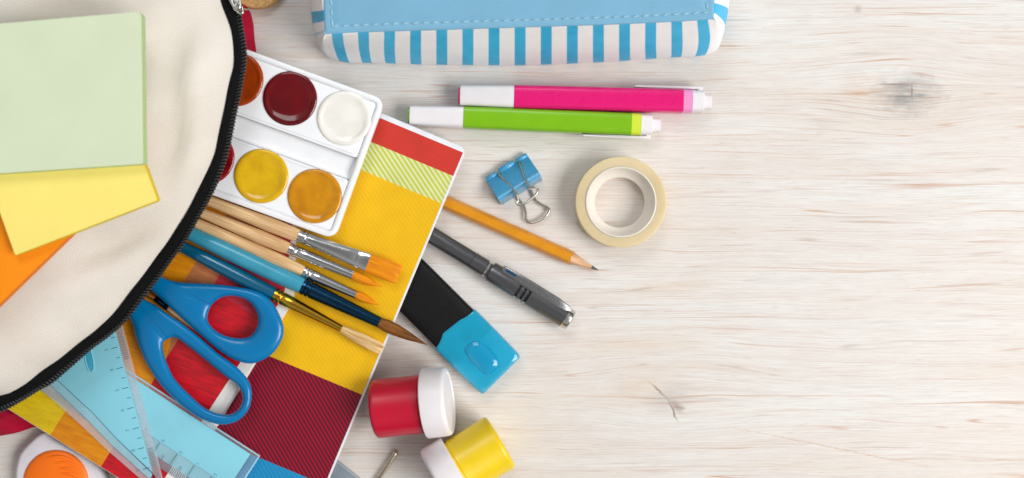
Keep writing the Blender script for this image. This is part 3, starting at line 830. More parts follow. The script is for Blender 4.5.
# ------------------------------------------------------------------ correction tape (orange grip)
def corr():
    f = Frame(55, 480, 0)
    r = thing('correction_tape', 'white plastic tape dispenser with ribbed orange grip at the bottom left corner', 'correction tape', f)
    # stays clear of the notebook above it: low body
    m = mat('greyish_white_plastic', (224, 218, 224), .3, var=.02, coat=.2)
    oc = mat('orange_rubber', (255, 118, 0), .42, var=.02)
    P = [(42, 432.5), (52, 439), (72, 450), (90, 461), (102, 473), (110, 490), (108, 520), (85, 545), (40, 540), (16, 510), (14, 478), (16, 462), (20, 452), (30, 441)]
    q = [f.L(x, y, 13)[:2] for x, y in catmull(P, 4, True)]
    part('case', prism(q, .3, 13.0, 4.5, 6), m, r, 40)
    e = []
    import math as _m
    cx, cy = 56, 483
    rings = []
    for s, z in ((1.0, 12.0), (1.0, 13.6), (.97, 14.6), (.9, 15.6), (.75, 16.9), (.5, 17.9), (.25, 18.3), (.05, 18.4)):
        ring = []
        for j in range(72):
            a = 2 * PI * j / 72; ca, sa = math.cos(a), math.sin(a)
            x = 33 * ca * s; y = 33 * sa * s
            xr = x * math.cos(.3) - y * math.sin(.3) * 1.0; yr = x * math.sin(.3) + y * math.cos(.3)
            ring.append(f.L(cx + xr, cy + yr, z))
        rings.append(ring)
    part('grip', loft(rings), oc, r, 60)
    ribs = []
    for i, (x0, y0, x1, y1, bow) in enumerate([(44, 458.5, 78, 463, -4), (53, 463.5, 83, 469, -3.5), (58, 468.5, 86, 475, -3), (61, 473.5, 87, 481, -2.5)]):
        P = []
        for k_ in range(13):
            u = k_ / 12; x = x0 + (x1 - x0) * u; y = y0 + (y1 - y0) * u + bow * math.sin(u * PI)
            dd = math.hypot(x - cx, y - cy) / 33
            z = 18.4 - 4.0 * dd ** 2.2
            P.append(f.L(x, y, z))
        ribs.append(tube(P, [.3 + 1.5 * math.sin(PI * k_ / 12) for k_ in range(13)], 8))
    part('rib', merge(*ribs), oc, r, 60)
    x, y, _ = f.L(40, 442, 13)
    part('slot', shift(rotz(box(-3.4, 3.4, -1.1, 1.1, 0, .25), -.9), x + 1, y, 12.6), mat('dark_slot', (70, 66, 62), .6), r, 0)
    x, y, _ = f.L(18, 471, 13)
    part('slot', shift(rotz(box(-2.4, 2.4, -.8, .8, 0, .25), -1.1), x, y, 11.6), mat('bronze_slot', (160, 140, 104), .5), r, 0)
corr()

# ------------------------------------------------------------------ cork disc, grey clear corner, metal rod
def odds():
    f = Frame(258.5, -19, 0)
    m = bpy.data.materials.new('cork'); t = NT(m); v = t.coords()
    t.link(t.ramp(t.noise(v, .55, 4, .7), [(.3, lin((180, 130, 70))), (.5, lin((216, 172, 108))), (.68, lin((232, 196, 138)))]), t.b.inputs['Base Color'])
    t.b.inputs['Roughness'].default_value = .85; t.bump(t.noise(v, .6, 4), .5, 1)
    r = thing('cork_disc', 'round tan cork disc at the top edge beside the bag zip', 'cork', f)
    part('disc', lathe_z([(28, .3), (29, 1.2), (29, 9), (28, 10), (10, 10.2), (1, 10.2)], 64), m, r, 40)
    # grey translucent corner with pale frame
    f = Frame(337, 459, 0, -D(38))
    r = thing('plastic_case', 'grey clear plastic case corner with pale rim, under the striped notebook', 'plastic case', f)
    P = rnd([(0, 0), (120, 0), (120, -90), (0, -90)], 3)
    q = inset(P, 3.2)
    if area(P) < 0: P = P[::-1]
    frame = loft([[(x, y, z) for x, y in inset(P, d)] for d, z in ((.4, .2), (0, .5), (0, 1.5), (.3, 1.8), (2.9, 1.8), (3.2, 1.5), (3.2, .3))], caps=False)
    part('frame', frame, mat('pale_grey_frame', (176, 184, 190), .3, metal=.3), r, 40)
    part('sheet', prism(q, .3, 1.2, 0), mat('smoky_sheet', (136, 148, 158), .2, var=.04, coat=.5), r, 30)
    # metal rod: a channel section with round end
    f, L = axis_frame((397.5, 450), 1.0, (368, 494), 1.0)
    r = thing('metal_rod', 'thin silver metal rod with rounded tip below the red paint jar', 'metal rod', f)
    rod = mat('rod_steel', (226, 212, 190), .28, 1.0, var=.08)
    part('shaft', lathe_x([(.2, .5), (.8, 1.5), (2.2, 2.3), (4, 2.45), (60, 2.3), (60.5, 1.5)], 20, zc=2.0), rod, r, 60)
    part('groove', tube([(5, 0, 4.3), (58, 0, 4.2)], .45, 8), mat('rod_groove', (110, 96, 80), .4, 1.0), r, 60)
odds()

# ------------------------------------------------------------------ pencil
def pencil():
    f, L = axis_frame((395, 180), .3, (598, 270), .3)
    r = thing('pencil', 'sharpened orange yellow hexagonal pencil with tip pointing at the tape', 'pencil', f)
    s = lambda p: dst((395, 180), p)
    xe = s((568, 257)); R = 7.2; ap = R * math.cos(PI / 6)
    body = mat('orange_pencil_lacquer', (222, 144, 10), .3, var=.03, coat=.35)
    wood = mat('sharpened_cedar', (218, 176, 138), .7, var=.08, vs=.3, stretch=(.1, 1, 1), dark=(190, 140, 100), bump=.1)
    lead = mat('graphite', (70, 70, 74), .35, metal=.3)
    def hexring(x, rr, dx=0.0, n=36):
        out = []
        for j in range(n):
            a = 2 * PI * j / n + PI / 6 * 0
            m = (a + PI / 6) % (PI / 3) - PI / 6      # distance from the nearest flat's normal
            q = ap / math.cos(m); q = min(q, R * .985)
            # scalloped sharpening line: paint reaches further along the flats' edges
            sc_ = dx * (q - ap) / (R - ap)
            out.append((x + sc_ - (dx if dx else 0), q * rr * math.sin(a), ap + q * rr * math.cos(a)))
        return out
    part('body', loft([hexring(-20, 1), hexring(xe - 8, 1), hexring(xe + 4, 1, 3)]), body, r, 25)
    xl = s((591, 267)); xt = s((598, 270))
    def circ(x, rad, n=36): return [(x, rad * math.sin(2 * PI * j / n), ap + rad * math.cos(2 * PI * j / n)) for j in range(n)]
    part('sharpened_wood', loft([[(p[0] - .2, p[1] * .985, ap + (p[2] - ap) * .985) for p in hexring(xe + 4, 1, 3)], circ(xe + 7, 5.4), circ(xl, 1.75)]), wood, r, 60)
    part('lead', lathe_x([(xl - .1, 1.85), (xl + .3, 1.75), (xt - 1, .6), (xt, .2)], 20, zc=ap), lead, r, 60)
pencil()

# ------------------------------------------------------------------ pen
def pen():
    A = (398, 214); f, L = axis_frame(A, .6, (570.5, 320), .6)
    s = lambda p: dst(A, p)
    r = thing('pen', 'dark grey metallic pen with clip and silver end beside the pencil', 'pen', f)
    g = mat('gunmetal_lacquer', (112, 112, 115), .3, .85, var=.05, vs=.2, stretch=(.1, 1, 1))
    gd = mat('dark_grip', (70, 70, 73), .35, .6, var=.05)
    zc = 10.6
    x0 = s((474, 258)); x1 = s((491, 270)); xe = L
    part('barrel', lathe_x([(0, 4), (2, 7), (20, 8.3), (x0 - .8, 8.6), (x0 - .6, 8.0), (x0, 8.0), (x0 + .2, 8.7), (x1 - 6, 8.7), (x1 - 5.6, 7.6), (x1 - 2, 7.4), (x1, 7.4)], 36, zc=zc), g, r, 40)
    xr = s((523, 288))
    cap = [(x1 - .5, 7.8), (x1, 9.8), (x1 + 2, 10.3), (xr - 5, 10.4), (xr - 4.6, 8.0), (xr - 2, 8.0), (xr - 1.6, 9.6), (xr + .8, 9.6), (xr + 1.2, 8.0), (xr + 3.4, 8.0), (xr + 3.8, 9.6), (xr + 6, 9.6), (xr + 6.4, 8.0), (xr + 8.4, 8.0), (xr + 9, 10.4), (xe - 7.5, 10.4), (xe - 7.3, 9.6)]
    cp = part('cap', lathe_x(cap, 40, zc=zc), g, r, 35)
    part('end_ring', lathe_x([(xe - 7.4, 9.6), (xe - 7.2, 10.6), (xe - 2, 10.5), (xe - .9, 10.0), (xe - .2, 9), (xe, 7)], 40, zc=zc), STEEL, cp, 35)
    part('band', lathe_x([(x1 - 5.0, 7.4), (x1 - 4.8, 8.1), (x1 - 2.9, 8.1), (x1 - 2.7, 7.4)], 36, zc=zc), STEEL, cp, 35)
    dk = mat('groove_shade', (24, 24, 26), .5)  # dark rings make the grooves look deeper, shade put in as colour
    for q in (xr - 4.3, xr + 1.5, xr + 6.7): part('groove_shade_ring', lathe_x([(q, 7.9), (q + .1, 8.15), (q + 1.8, 8.15), (q + 1.9, 7.9)], 36, zc=zc), dk, cp, 40)
    for q in (xr - 3.3, xr + 2.2, xr + 7.3):
        for sd in (-1, 1):
            a = math.radians(12)
            part('stud', shift(lathe_x([(-1.7, .4), (-1.3, 1.5), (1.3, 1.5), (1.7, .4)], 12), q, sd * 8.7, zc + 2.4), STEEL, cp, 40)
    # clip on the upper right side
    xc0 = s((503, 266)); xc1 = s((571, 307))
    rings = []
    for x, w, y, zt, zh in ((xc0, 2.6, 9.0, zc + 6, 1.0), (xc0 + 3, 3.6, 9.2, zc + 7.2, 1.6), (xc0 + 30, 4.2, 9.4, zc + 7.6, 1.7), (xc1 - 16, 4.4, 9.0, zc + 7.6, 1.8), (xc1 - 4, 4.4, 7.6, zc + 6.4, 1.8), (xc1, 3.2, 6.4, zc + 5.2, 1.4)):
        rings.append([(x, y + w * math.copysign(abs(math.cos(a)) ** .5, math.cos(a)), zt + zh * math.copysign(abs(math.sin(a)) ** .5, math.sin(a))) for a in [2 * PI * (j + .5) / 20 for j in range(20)]])
    cl = part('clip', loft(rings), mat('clip_metal', (150, 150, 152), .28, .85), cp, 45)
    part('clip_inlay', box(xc0 + 4, xc0 + 15, 8.2, 10.8, zc + 8.9, zc + 9.6), mat('blue_clip_inlay', (40, 90, 130), .25, .5), cl, 0)
    part('groove_line', box(xc0 + 12, xc1 - 20, 4.4, 5.2, zc + 7.6, zc + 9.3), mat('bright_clip_edge', (140, 136, 130), .3, .8), cl, 0)
    # pale strip beside the barrel: a clear clip's reflection put in as colour
    part('clip_reflection', box(s((452, 236)), s((475, 251)), 7.0, 9.2, zc - 1, zc + 1.5), mat('clip_reflection', (196, 200, 186), .15, var=.05), r, 0)
pen()

# ------------------------------------------------------------------ highlighter
def highlighter():
    A = (372, 252); B2 = (501.5, 376)
    f, L = axis_frame(A, 0, B2, 0)
    # top is 22 high; refit with top height
    f, L = axis_frame((372, 247), 18, (501.5, 376.2), 18); f.z = 0
    r = thing('highlighter', 'wide flat highlighter with black body and clear cyan cap', 'highlighter', f)
    blk = mat('black_plastic', (14, 13, 13), .42, var=.08, coat=0, spec=.3, bump=.05, bs=.6)
    cy = mat('cyan_clear_cap', (24, 184, 226), .12, var=.04, vs=.03, alpha=.66, coat=.5)
    inner = mat('cyan_inner', (10, 150, 200), .3, var=.05)
    W = 27.0; Ht = 18.0
    def sect(x, w, h0, h1, p=5, n=40, bulge=0):
        ring = []
        for j in range(n):
            a = 2 * PI * (j + .5) / n; c, s = math.cos(a), math.sin(a)
            ring.append((x, w * math.copysign(abs(c) ** (2 / p), c), (h0 + h1) / 2 + (h1 - h0) / 2 * math.copysign(abs(s) ** (2 / p), s)))
        return ring
    xs = L - 66     # cap start about mid line
    part('body', loft([sect(-10, W - 6, 3, Ht - 3), sect(-7, W - 1.5, 1, Ht - 1), sect(60, W - .8, .6, Ht - .8), sect(L - 40, W - .8, .6, Ht - .8), sect(L - 39, W - 5, 4, Ht - 4)]), blk, r, 40)
    # cyan cap: shell whose open end follows an S curve
    n = 56; rings = []
    def ring_cap(fx, w, h0, h1, p=6):
        ring = []
        for j in range(n):
            a = 2 * PI * (j + .5) / n; c, s = math.cos(a), math.sin(a)
            y = w * math.copysign(abs(c) ** (2 / p), c)
            ring.append((fx(y), y, (h0 + h1) / 2 + (h1 - h0) / 2 * math.copysign(abs(s) ** (2 / p), s)))
        return ring
    def scurve(y):        # y=+W is the upper right side
        t = y / W
        return L - 65 - 7.6 * math.exp(-((t + .1) / .5) ** 2)
    cs = [(0, W - .6, .5, Ht - .6), (.0, W + .2, .2, Ht + .3), (.015, W + .9, 0, Ht + .9), (.05, W + .9, 0, Ht + .9), (.5, W + .8, 0, Ht + .7), (.9, W + .2, .2, Ht - .2), (.975, W - .2, .3, Ht - .8), (1.0, W - 1.4, 1.3, Ht - 2)]
    for u, w, h0, h1 in cs:
        rings.append(ring_cap(lambda y: scurve(y) * (1 - u) + L * u, w, h0, h1))
    g = loft(rings, caps=False); nn = len(g[0]); g[1].append(tuple(range(nn - n, nn)))
    cap = part('cap', g, cy, r, 40)
    # holder block visible through the clear cap
    part('nib_holder', prism(rnd([(L - 60, -14), (L - 24, -12), (L - 10, -9), (L - 10, 9), (L - 24, 12), (L - 60, 14)], 8), 3, 14, 3), inner, cap, 40)
    # added dome on top of the cap, shaped to catch a highlight
    P = catmull([(L - 46, -3), (L - 42, 8), (L - 28, 11), (L - 12, 8), (L - 9, -2), (L - 12, -9), (L - 28, -11), (L - 42, -9)], 6, True)
    tx, ty = L - 29, 0
    dome = loft([[(tx + (x - tx) * q, ty + (y - ty) * q, Ht - .6 + z) for x, y in P] for q, z in ((1.06, 0), (1.0, 1.3), (.93, 2.1), (.8, 3.1), (.62, 4.0), (.4, 4.6), (.18, 4.9), (.04, 4.95))])
    part('highlight_dome', dome, mat('cyan_solid', (14, 170, 218), .1, var=.03, coat=.8, alpha=.55), cap, 60)
highlighter()

# ------------------------------------------------------------------ fineliner markers
def marker(A, Bp, c, light, tipc, cuts, side, label, z=.5, R=11.0):
    f, L = axis_frame(A, 18, Bp, 18); f.z = z
    r = thing('marker_pen', label, 'marker pen', f, 'marker pens below the pencil case')
    k = L / dst(A, Bp); x = [q * k for q in cuts]
    W = CAPWHITE
    body = mat('marker_barrel', c, .3, var=.015, coat=.25)
    lt = mat('marker_barrel_end', light, .3, var=.02)
    zc = R
    part('plug', lathe_x([(0, R * .55), (.4, R * .7), (x[0] + .5, R * .72)], 24, 4, zc=zc), body, r, 40)
    part('cap', lathe_x([(x[0], R * .76), (x[0] + .4, R * .84), (x[0] + 2, R * .86), (x[1] - 1, R * .955), (x[1], R * .955), (x[1] + .1, R * .9)], 36, 4.5, zc=zc), W, r, 40)
    b = part('barrel', lathe_x([(x[1] + .1, R * .9), (x[1] + .2, R * .98), (x[1] + 30, R * 1.0), (x[2], R * 1.0)], 36, 4.5, zc=zc), body, r, 40)
    part('barrel_end', lathe_x([(x[2] + .05, R * .99), (x[3], R * .99), (x[3] + .1, R * .9)], 36, 4.5, zc=zc), lt, b, 40)
    part('collar', lathe_x([(x[3] + .05, R * .88), (x[3] + .3, R * .93), (x[4] - .5, R * .93), (x[4], R * .88)], 36, 4, zc=zc), W, r, 40)
    part('button', lathe_x([(x[4], R * .62), (L - .8, R * .62), (L, R * .52)], 28, 4, zc=zc), W, r, 40)
    # clip along one side
    yy = side * (R + 1.6)
    cl = prism(rnd([(x[3] - 58, yy - side * 1.2), (x[3] - 56, yy + side * 1.2), (x[4] - 1, yy + side * 1.6), (x[4] - 1, side * R * .5), (x[4] - 5, side * R * .5), (x[4] - 6, yy - side * 1.2)], 1), zc - 3, zc + 5, .8)
    part('clip', cl, W, r, 40)
marker((458, 95), (712, 101.5), (228, 0, 114), (236, 150, 200), None, [2, 56, 225, 234, 246], 1, 'bright pink marker pen with white cap, nearer the pencil case', R=11.6)
marker((407.5, 114.8), (661, 125), (124, 184, 0), (206, 226, 60), None, [2, 56, 224, 233.5, 245], -1, 'lime green marker pen with white cap, below the pink marker', R=11.0)

# ------------------------------------------------------------------ binder clip
def binder():
    f = Frame(486.6, 180.5, 0)
    a0 = Vector(f.L(487, 181, 6)[:2]); a1 = Vector(f.L(528, 156, 6)[:2])
    d = a1 - a0; f.ang = math.atan2(d.y, d.x)
    r = thing('binder_clip', 'blue metal binder clip with two wire handles beside the tape', 'binder clip', f)
    W = d.length
    blue = mat('blue_enamel', (64, 154, 200), .28, var=.04, coat=.4)
    # local: x along the clip, y negative towards the spine
    T = 1.2
    prof = [(0, 4.0), (-20, 22.5), (-22.5, 23.2), (-25, 22), (-29, 3), (-28.5, 1.2), (-27, .6), (0, .6)]
    inn = [(0, 2.8), (-19, 20.6), (-22.5, 21.6), (-23.8, 20.8), (-27.4, 3), (-27.2, 2.2), (-26, 1.8), (0, 1.8)]
    loop_ = prof + inn[::-1]
    part('body', loft([[(x, y, z) for y, z in loop_] for x in (0, W)]), blue, r, 35)
    def roll(xa, xb, rr, y, z): return lathe_x([(xa, rr * .8), (xa + .3, rr), (xb - .3, rr), (xb, rr * .8)], 24, zc=z, yc=y)
    part('rolled_edge', merge(roll(0, 12.5, 2.6, .6, 4.6), roll(W - 12.5, W, 2.6, .6, 4.6)), blue, r, 60)
    mid = loft([[(W / 2 + u * (8.5 if k in (0, 3) else 7.0 if k != 2 else 6.5), y, z) for u in (-1, -.5, 0, .5, 1)] for k, (y, z) in enumerate(((-3, 7.2), (.8, 7.6), (2.6, 5.4), (1, 2.6)))], closed=False)
    part('rolled_edge', lathe_x([(W / 2 - 9, 2.2), (W / 2 - 8.4, 2.9), (W / 2, 3.5), (W / 2 + 8.4, 2.9), (W / 2 + 9, 2.2)], 24, zc=4.6, yc=.9), blue, r, 60)
    def wire(pts, rad=1.15):
        P = catmull([f.L(x, y, z) for x, y, z in pts], 7)
        return tube(P, rad, 10)
    part('wire_handle', wire([(503, 171, 4), (499.5, 175, 8.5), (505, 180, 13), (511, 186.5, 20), (516, 193.5, 27), (518.5, 200, 30), (516.6, 202.5, 31), (518.5, 204.6, 32), (524, 203.8, 33), (531, 199, 33), (536.5, 193.8, 33),
                              (537.8, 189.6, 32.5), (535, 187, 31.5), (530, 187.5, 30), (528, 184, 27), (524.5, 177, 20), (522, 169, 13.5), (520, 163, 8.5), (521.5, 160, 4)]), WIRE, r, 60)
    part('wire_handle', wire([(516, 196, 2.2), (520, 201, 2.6), (523.5, 205.5, 3.2), (525.6, 212, 3.6), (526.2, 219.5, 4), (528.5, 222.3, 4), (534, 222.6, 4), (541, 220, 4), (546.6, 215.5, 4), (549.3, 210.6, 4), (547.5, 207.5, 3.8), (541, 204.3, 3.4),
                              (535.8, 200.2, 3.0), (533, 195.5, 2.6), (531, 190, 2.2)], 1.25), WIRE, r, 60)
binder()

# ------------------------------------------------------------------ tape roll
def tape_roll():
    z1 = 24
    f = Frame(621, 202, z1); f.z = 0
    k = (H - z1) / H
    r = thing('tape_roll', 'roll of clear yellowish sticky tape on a white ring core', 'tape', f)
    tm = bpy.data.materials.new('clear_tape_roll'); t = NT(tm); v = t.coords()
    n = t.noise(v, .02, 3)
    t.link(t.ramp(n, [(.3, lin((214, 194, 152))), (.7, lin((225, 206, 168)))]), t.b.inputs['Base Color'])
    t.b.inputs['Roughness'].default_value = .3; t.b.inputs['Subsurface Weight'].default_value = .5; t.b.inputs['Subsurface Scale'].default_value = 8 * S
    t.b.inputs['Subsurface Radius'].default_value = (1, .85, .5); t.b.inputs['Coat Weight'].default_value = .3
    R0, R1 = 35.6 * k, 45.6 * k
    part('tape', lathe_z([(R0, 1.2), (R1 - .6, 1.2), (R1, 1.8), (R1, z1 - .8), (R1 - .5, z1 - .1), (R1 - 3, z1 + .12), (R1 - 5.5, z1), (R0 + 1, z1 + .1), (R0, z1)], 128, loop=True), tm, r, 40)
    core = mat('white_core_plastic', (232, 224, 212), .4, var=.015, sss=.3)
    part('core', lathe_z([(R0 - .1, .3), (R0 - .1, z1 + .5), (R0 - .5, z1 + .9), (R0 - 1.3, z1 + .9), (R0 - 1.8, z1 + .3), (R0 - 2.6, z1 - 3), (R0 - 5, z1 - 8), (R0 - 7.5, z1 - 10.5), (25.4, z1 - 11.6), (24.8, z1 - 12.4), (24.8, z1 - 15), (26.5, 6), (28, .3)], 128, loop=True), core, r, 50)
    sd = tube([(R1 * math.cos(a), R1 * math.sin(a), 4) for a in ()] or [(R1 + .1, 0, 2), (R1 + .1, 1, 22)], .1, 4)
tape_roll()

# ------------------------------------------------------------------ paint jars
def jar(base, top, R, RC, c, label, xc, L, pitch_deg):
    """base = photo position of the middle of the bottom, top = of the lid"""
    f = Frame(base[0], base[1], R)
    X, Y = AW(top[0], top[1], R + 6); dx, dy = X - f.X, Y - f.Y
    f.ang = math.atan2(dy, dx); f.z = 0.0
    p = math.radians(pitch_deg); f.pitch = -p
    f.z = 0.3
    r = thing('paint_jar', label, 'paint jar', f, 'paint jars beside the notebook')
    paint = mat('paint_jar_color', c, .36, var=.03, vs=.03, coat=.15)
    zc = R * math.cos(p) + 0.0
    b = [(0, R - 5), (.4, R - 2.5), (1.6, R - .7), (3.2, R), (5, R - .1), (L * .4, R - .7), (xc - 6, R - .3), (xc - 3.2, R - .2), (xc - 2.6, R - 1.6), (xc, R - 1.6)]
    part('jar_body', lathe_x(b, 96, zc=R), paint, r, 40)
    prof = [(xc - .5, R - 3), (xc - .4, RC - .8), (xc + .2, RC - .1), (xc + 2, RC), (L - 4.5, RC - .6), (L - 2, RC - 1.2), (L - .6, RC - 2.4), (L, RC - 4), (L - .2, RC - 5.2), (L - 1.4, RC - 5.8), (L - 1.5, RC - 10), (L - 1.5, 2)]
    part('lid', lathe_x(prof, 128, zc=R), CAPWHITE, r, 40)
jar((377.5, 408.5), (452, 400.5), 28.6, 33.8, (198, 0, 46), 'red paint jar with white lid lying beside the maroon part of the notebook', 50.5, 74.5, 5.5)
jar((498, 443), (430, 484), 28.6, 33.8, (240, 204, 10), 'yellow paint jar with white lid lying at the bottom edge', 49, 73, 7)

# ------------------------------------------------------------------ pencil case
def pencil_case():
    f = Frame(520, -60, 0)
    r = thing('pencil_case', 'pale blue pencil case with blue and white striped sides at the top edge', 'pencil case', f)
    def ringpts(px, z, rad, N=200):
        P = [f.L(x, y, z)[:2] for x, y in px]
        return P
    ZT = 88
    # outlines, same number of key points: start bottom left corner, along the front, right side, back, left side
    top = [(325.5, 30.5), (329, 33), (380, 30.8), (440, 29), (520, 26.5), (600, 24), (660, 21.5), (709, 18.5), (713, 15), (714, -20), (716, -90), (712, -170), (520, -178), (330, -170), (322, -90), (323.5, -20)]
    up = [(323.5, 33), (329, 36), (380, 33.8), (440, 32), (520, 29.5), (600, 27), (660, 24.5), (711, 21.5), (716.5, 16), (717.5, -20), (720, -90), (716, -175), (520, -184), (326, -176), (318, -90), (319.5, -20)]
    mid = [(316, 37), (331, 47), (380, 51), (440, 53), (520, 53), (600, 50.5), (660, 46.5), (713, 40), (724, 26), (731, -20), (733, -90), (728, -185), (520, -196), (314, -186), (306, -90), (308, -20)]
    low = [(321, 45), (337, 60.5), (382, 63), (440, 64.5), (520, 65), (600, 62), (660, 58), (708, 54), (721, 38), (729, -20), (731, -90), (724, -184), (520, -193), (318, -184), (310, -90), (311, -20)]
    bot = [(334, 42), (347, 57), (385, 59), (440, 61), (520, 61.5), (600, 59), (655, 54.5), (700, 51), (712, 36), (722, -20), (724, -90), (716, -178), (520, -186), (326, -178), (318, -90), (318, -20)]
    lev = [(top, ZT), (up, ZT - 3), (mid, 46), (low, 13), (bot, 1)]
    N = 16 * 12
    curves = []
    for px, z in lev:
        c = catmull([f.L(x, y, z) for x, y in px], 12, True); curves.append(c)
    # u = arclength along the 'up' curve
    rings = []; uv = []
    U = [0]
    for i in range(1, len(curves[1])): U.append(U[-1] + dst(curves[1][i], curves[1][i - 1]))
    levels = len(curves)
    for k in range(1, levels):
        sub = 6
        a, b = curves[k - 1], curves[k]
    ks = catmull([tuple([i]) for i in range(levels)], 1)
    M = 26
    for s in range(M + 1):
        t = s / M * (levels - 1) * .9999; i = int(t); w = t - i
        g = lambda q: curves[max(0, min(levels - 1, q))]
        ring = []
        for j in range(N):
            P = [g(i - 1)[j], g(i)[j], g(i + 1)[j], g(i + 2)[j]]
            p = [.5 * (2 * P[1][m] + (P[2][m] - P[0][m]) * w + (2 * P[0][m] - 5 * P[1][m] + 4 * P[2][m] - P[3][m]) * w * w + (3 * P[1][m] - P[0][m] - 3 * P[2][m] + P[3][m]) * w ** 3) for m in range(3)]
            p[2] = max(.6, p[2])
            # crease at the two front corners
            for cj, dpt in ((4, 3.0), (92, 2.6)):
                q = math.exp(-((j - cj) / 2.2) ** 2) * math.exp(-((t - 1.6) / .7) ** 2); p[2] -= dpt * q; p[1] += dpt * .8 * q
            p[2] += .5 * math.sin(j * .35 + t * 2) * min(1, t) * (t < 3.2)
            ring.append(tuple(p)); uv.append((U[j], t))
        rings.append(ring)
    g = loft(rings, caps=False); g[1].append(tuple(reversed(range(len(g[0]) - N, len(g[0])))))
    m = bpy.data.materials.new('striped_fabric'); t = NT(m)
    uvn = t.new('ShaderNodeUVMap'); sp = t.new('ShaderNodeSeparateXYZ'); t.link(uvn.outputs[0], sp.inputs[0])
    per = 26.2 * (H - ZT) / H
    # phase so that one stripe spans photo x 331..341 along the front
    x331 = f.L(331, 34, ZT)[0]; i0 = min(range(40), key=lambda j: abs(curves[1][j][0] - x331)); ph = U[i0]
    fr = t.math('FRACT', t.math('DIVIDE', t.math('SUBTRACT', t.math('ADD', sp.outputs['X'], per * 50), ph), per))
    inside = t.math('MULTIPLY', t.mrange(fr, .0, .02), t.mrange(fr, .44, .42))
    v = t.coords(); n = t.noise(v, .05, 3)
    wt = t.ramp(n, [(.3, lin((246, 246, 248))), (.7, lin((251, 251, 252)))])
    bl = t.ramp(n, [(.3, lin((30, 174, 224))), (.7, lin((58, 192, 236)))])
    t.link(t.mix(inside, wt, bl), t.b.inputs['Base Color']); t.b.inputs['Roughness'].default_value = .45
    h = t.noise(v, .035, 2)
    t.bump(t.math('ADD', t.math('MULTIPLY', h, 4), t.noise(v, .9, 2)), .12, 1.0)
    part('side_panel', g, m, r, 60, uvs=uv)
    blue = mat('pale_blue_leatherette', (120, 174, 204), .42, var=.02, vs=.02, bump=.12, bs=.5)
    # lid: own thickness, slight pillow
    P = [p[:2] for p in catmull([f.L(x, y, ZT + 1.5) for x, y in top], 12, True)]
    rg = []
    bx = (max(q[0] for q in P) + min(q[0] for q in P)) / 2; by = (max(q[1] for q in P) + min(q[1] for q in P)) / 2
    hx = max(q[0] for q in P) - bx; hy = max(q[1] for q in P) - by
    def shr(d): return [(bx + (x - bx) * (1 - d / hx), by + (y - by) * (1 - d / hy)) for x, y in P]
    for d, z in ((1, ZT - 1), (-.6, ZT - .4), (-.9, ZT + .6), (-.3, ZT + 1.5), (1.2, ZT + 1.9), (5, ZT + 1.5), (6.5, ZT + 1.25), (8, ZT + 1.6), (14, ZT + 2.2), (26, ZT + 2.8), (45, ZT + 3.2), (70, ZT + 3.4)):
        rg.append([(x, y, z) for x, y in shr(d)])
    gg = loft(rg)
    lid = part('lid_panel', gg, blue, r, 60)
    st = []
    Q = shr(6.5); acc = 0
    for i in range(len(Q)):
        a, b = Q[i], Q[(i + 1) % len(Q)]; L = dst(a, b)
        while acc < L:
            u = acc / L; x = a[0] + (b[0] - a[0]) * u; y = a[1] + (b[1] - a[1]) * u; an = math.atan2(b[1] - a[1], b[0] - a[0])
            if y > -150:
                s_ = lathe_x([(-3.1, .25), (-2.4, .8), (0, 1.0), (2.4, .8), (3.1, .25)], 8)
                st.append(shift(rotz(s_, an + .12), x, y, ZT + 1.5))
            acc += 9.2
        acc -= L
    part('stitching', merge(*st), mat('pale_thread', (150, 196, 216), .6), lid, 60)
    x, y, z = f.L(325, 40, 44)
pencil_case()

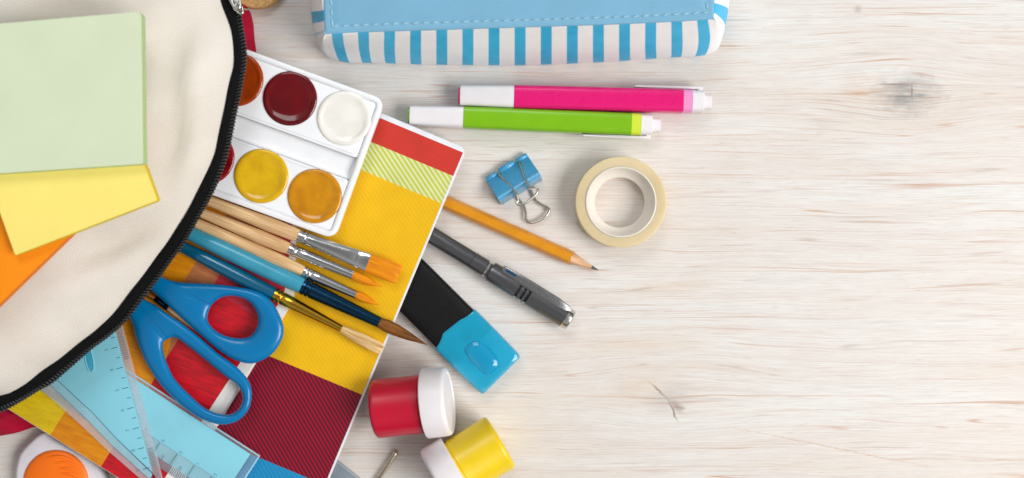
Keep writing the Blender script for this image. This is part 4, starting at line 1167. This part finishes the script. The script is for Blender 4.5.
# ------------------------------------------------------------------ camera and light
cam = bpy.data.cameras.new('camera'); co = bpy.data.objects.new('camera', cam); COL.objects.link(co)
co.location = (0, 0, H * S); cam.sensor_width = 36; cam.lens = 36 * H / 1024
cam.clip_start = .01; cam.clip_end = 20
cam.dof.use_dof = True; cam.dof.focus_distance = (H - 16) * S; cam.dof.aperture_fstop = 5.6
sc.camera = co
def area_light(name, loc, target, size, power, color, sy=None):
    l = bpy.data.lights.new(name, 'AREA'); l.energy = power; l.color = color; l.size = size
    if sy: l.shape = 'RECTANGLE'; l.size_y = sy
    o = bpy.data.objects.new(name, l); COL.objects.link(o); o.location = loc
    d = Vector(target) - Vector(loc); o.rotation_euler = d.to_track_quat('-Z', 'Y').to_euler()
area_light('softbox_right', (1.5, -.5, 1.5), (0.0, 0, 0), 1.4, 45.0, (1.0, .99, .975), 1.0)
area_light('softbox_top', (-.2, .8, 1.0), (0, 0, 0), .6, 4.0, (.97, .985, 1.0), .5)
w = bpy.data.worlds.new('World'); sc.world = w; w.use_nodes = True
wt = w.node_tree; bgn = wt.nodes['Background']
tc = wt.nodes.new('ShaderNodeTexCoord'); sx = wt.nodes.new('ShaderNodeSeparateXYZ'); rp = wt.nodes.new('ShaderNodeValToRGB')
wt.links.new(tc.outputs['Generated'], sx.inputs[0]); wt.links.new(sx.outputs['Z'], rp.inputs['Fac']); wt.links.new(rp.outputs['Color'], bgn.inputs['Color'])
cr = rp.color_ramp          # a dim studio: dark walls, pale ceiling
for p_, v_ in ((0.0, .05), (.22, .12), (.5, .85), (.8, .95), (1.0, .5)):
    e = cr.elements[0] if p_ == 0 else (cr.elements[-1] if p_ == 1 else cr.elements.new(p_))
    e.color = (v_, v_ * .995, v_ * .985, 1)
bgn.inputs['Strength'].default_value = .42
sc.view_settings.view_transform = 'Standard'; sc.view_settings.look = 'None'; sc.view_settings.exposure = 0.04; sc.view_settings.gamma = 1
sc.cycles.use_denoising = True
sc.cycles.pixel_filter_type = 'BLACKMAN_HARRIS'; sc.cycles.filter_width = 1.6
sc.cycles.max_bounces = 8; sc.cycles.transparent_max_bounces = 12
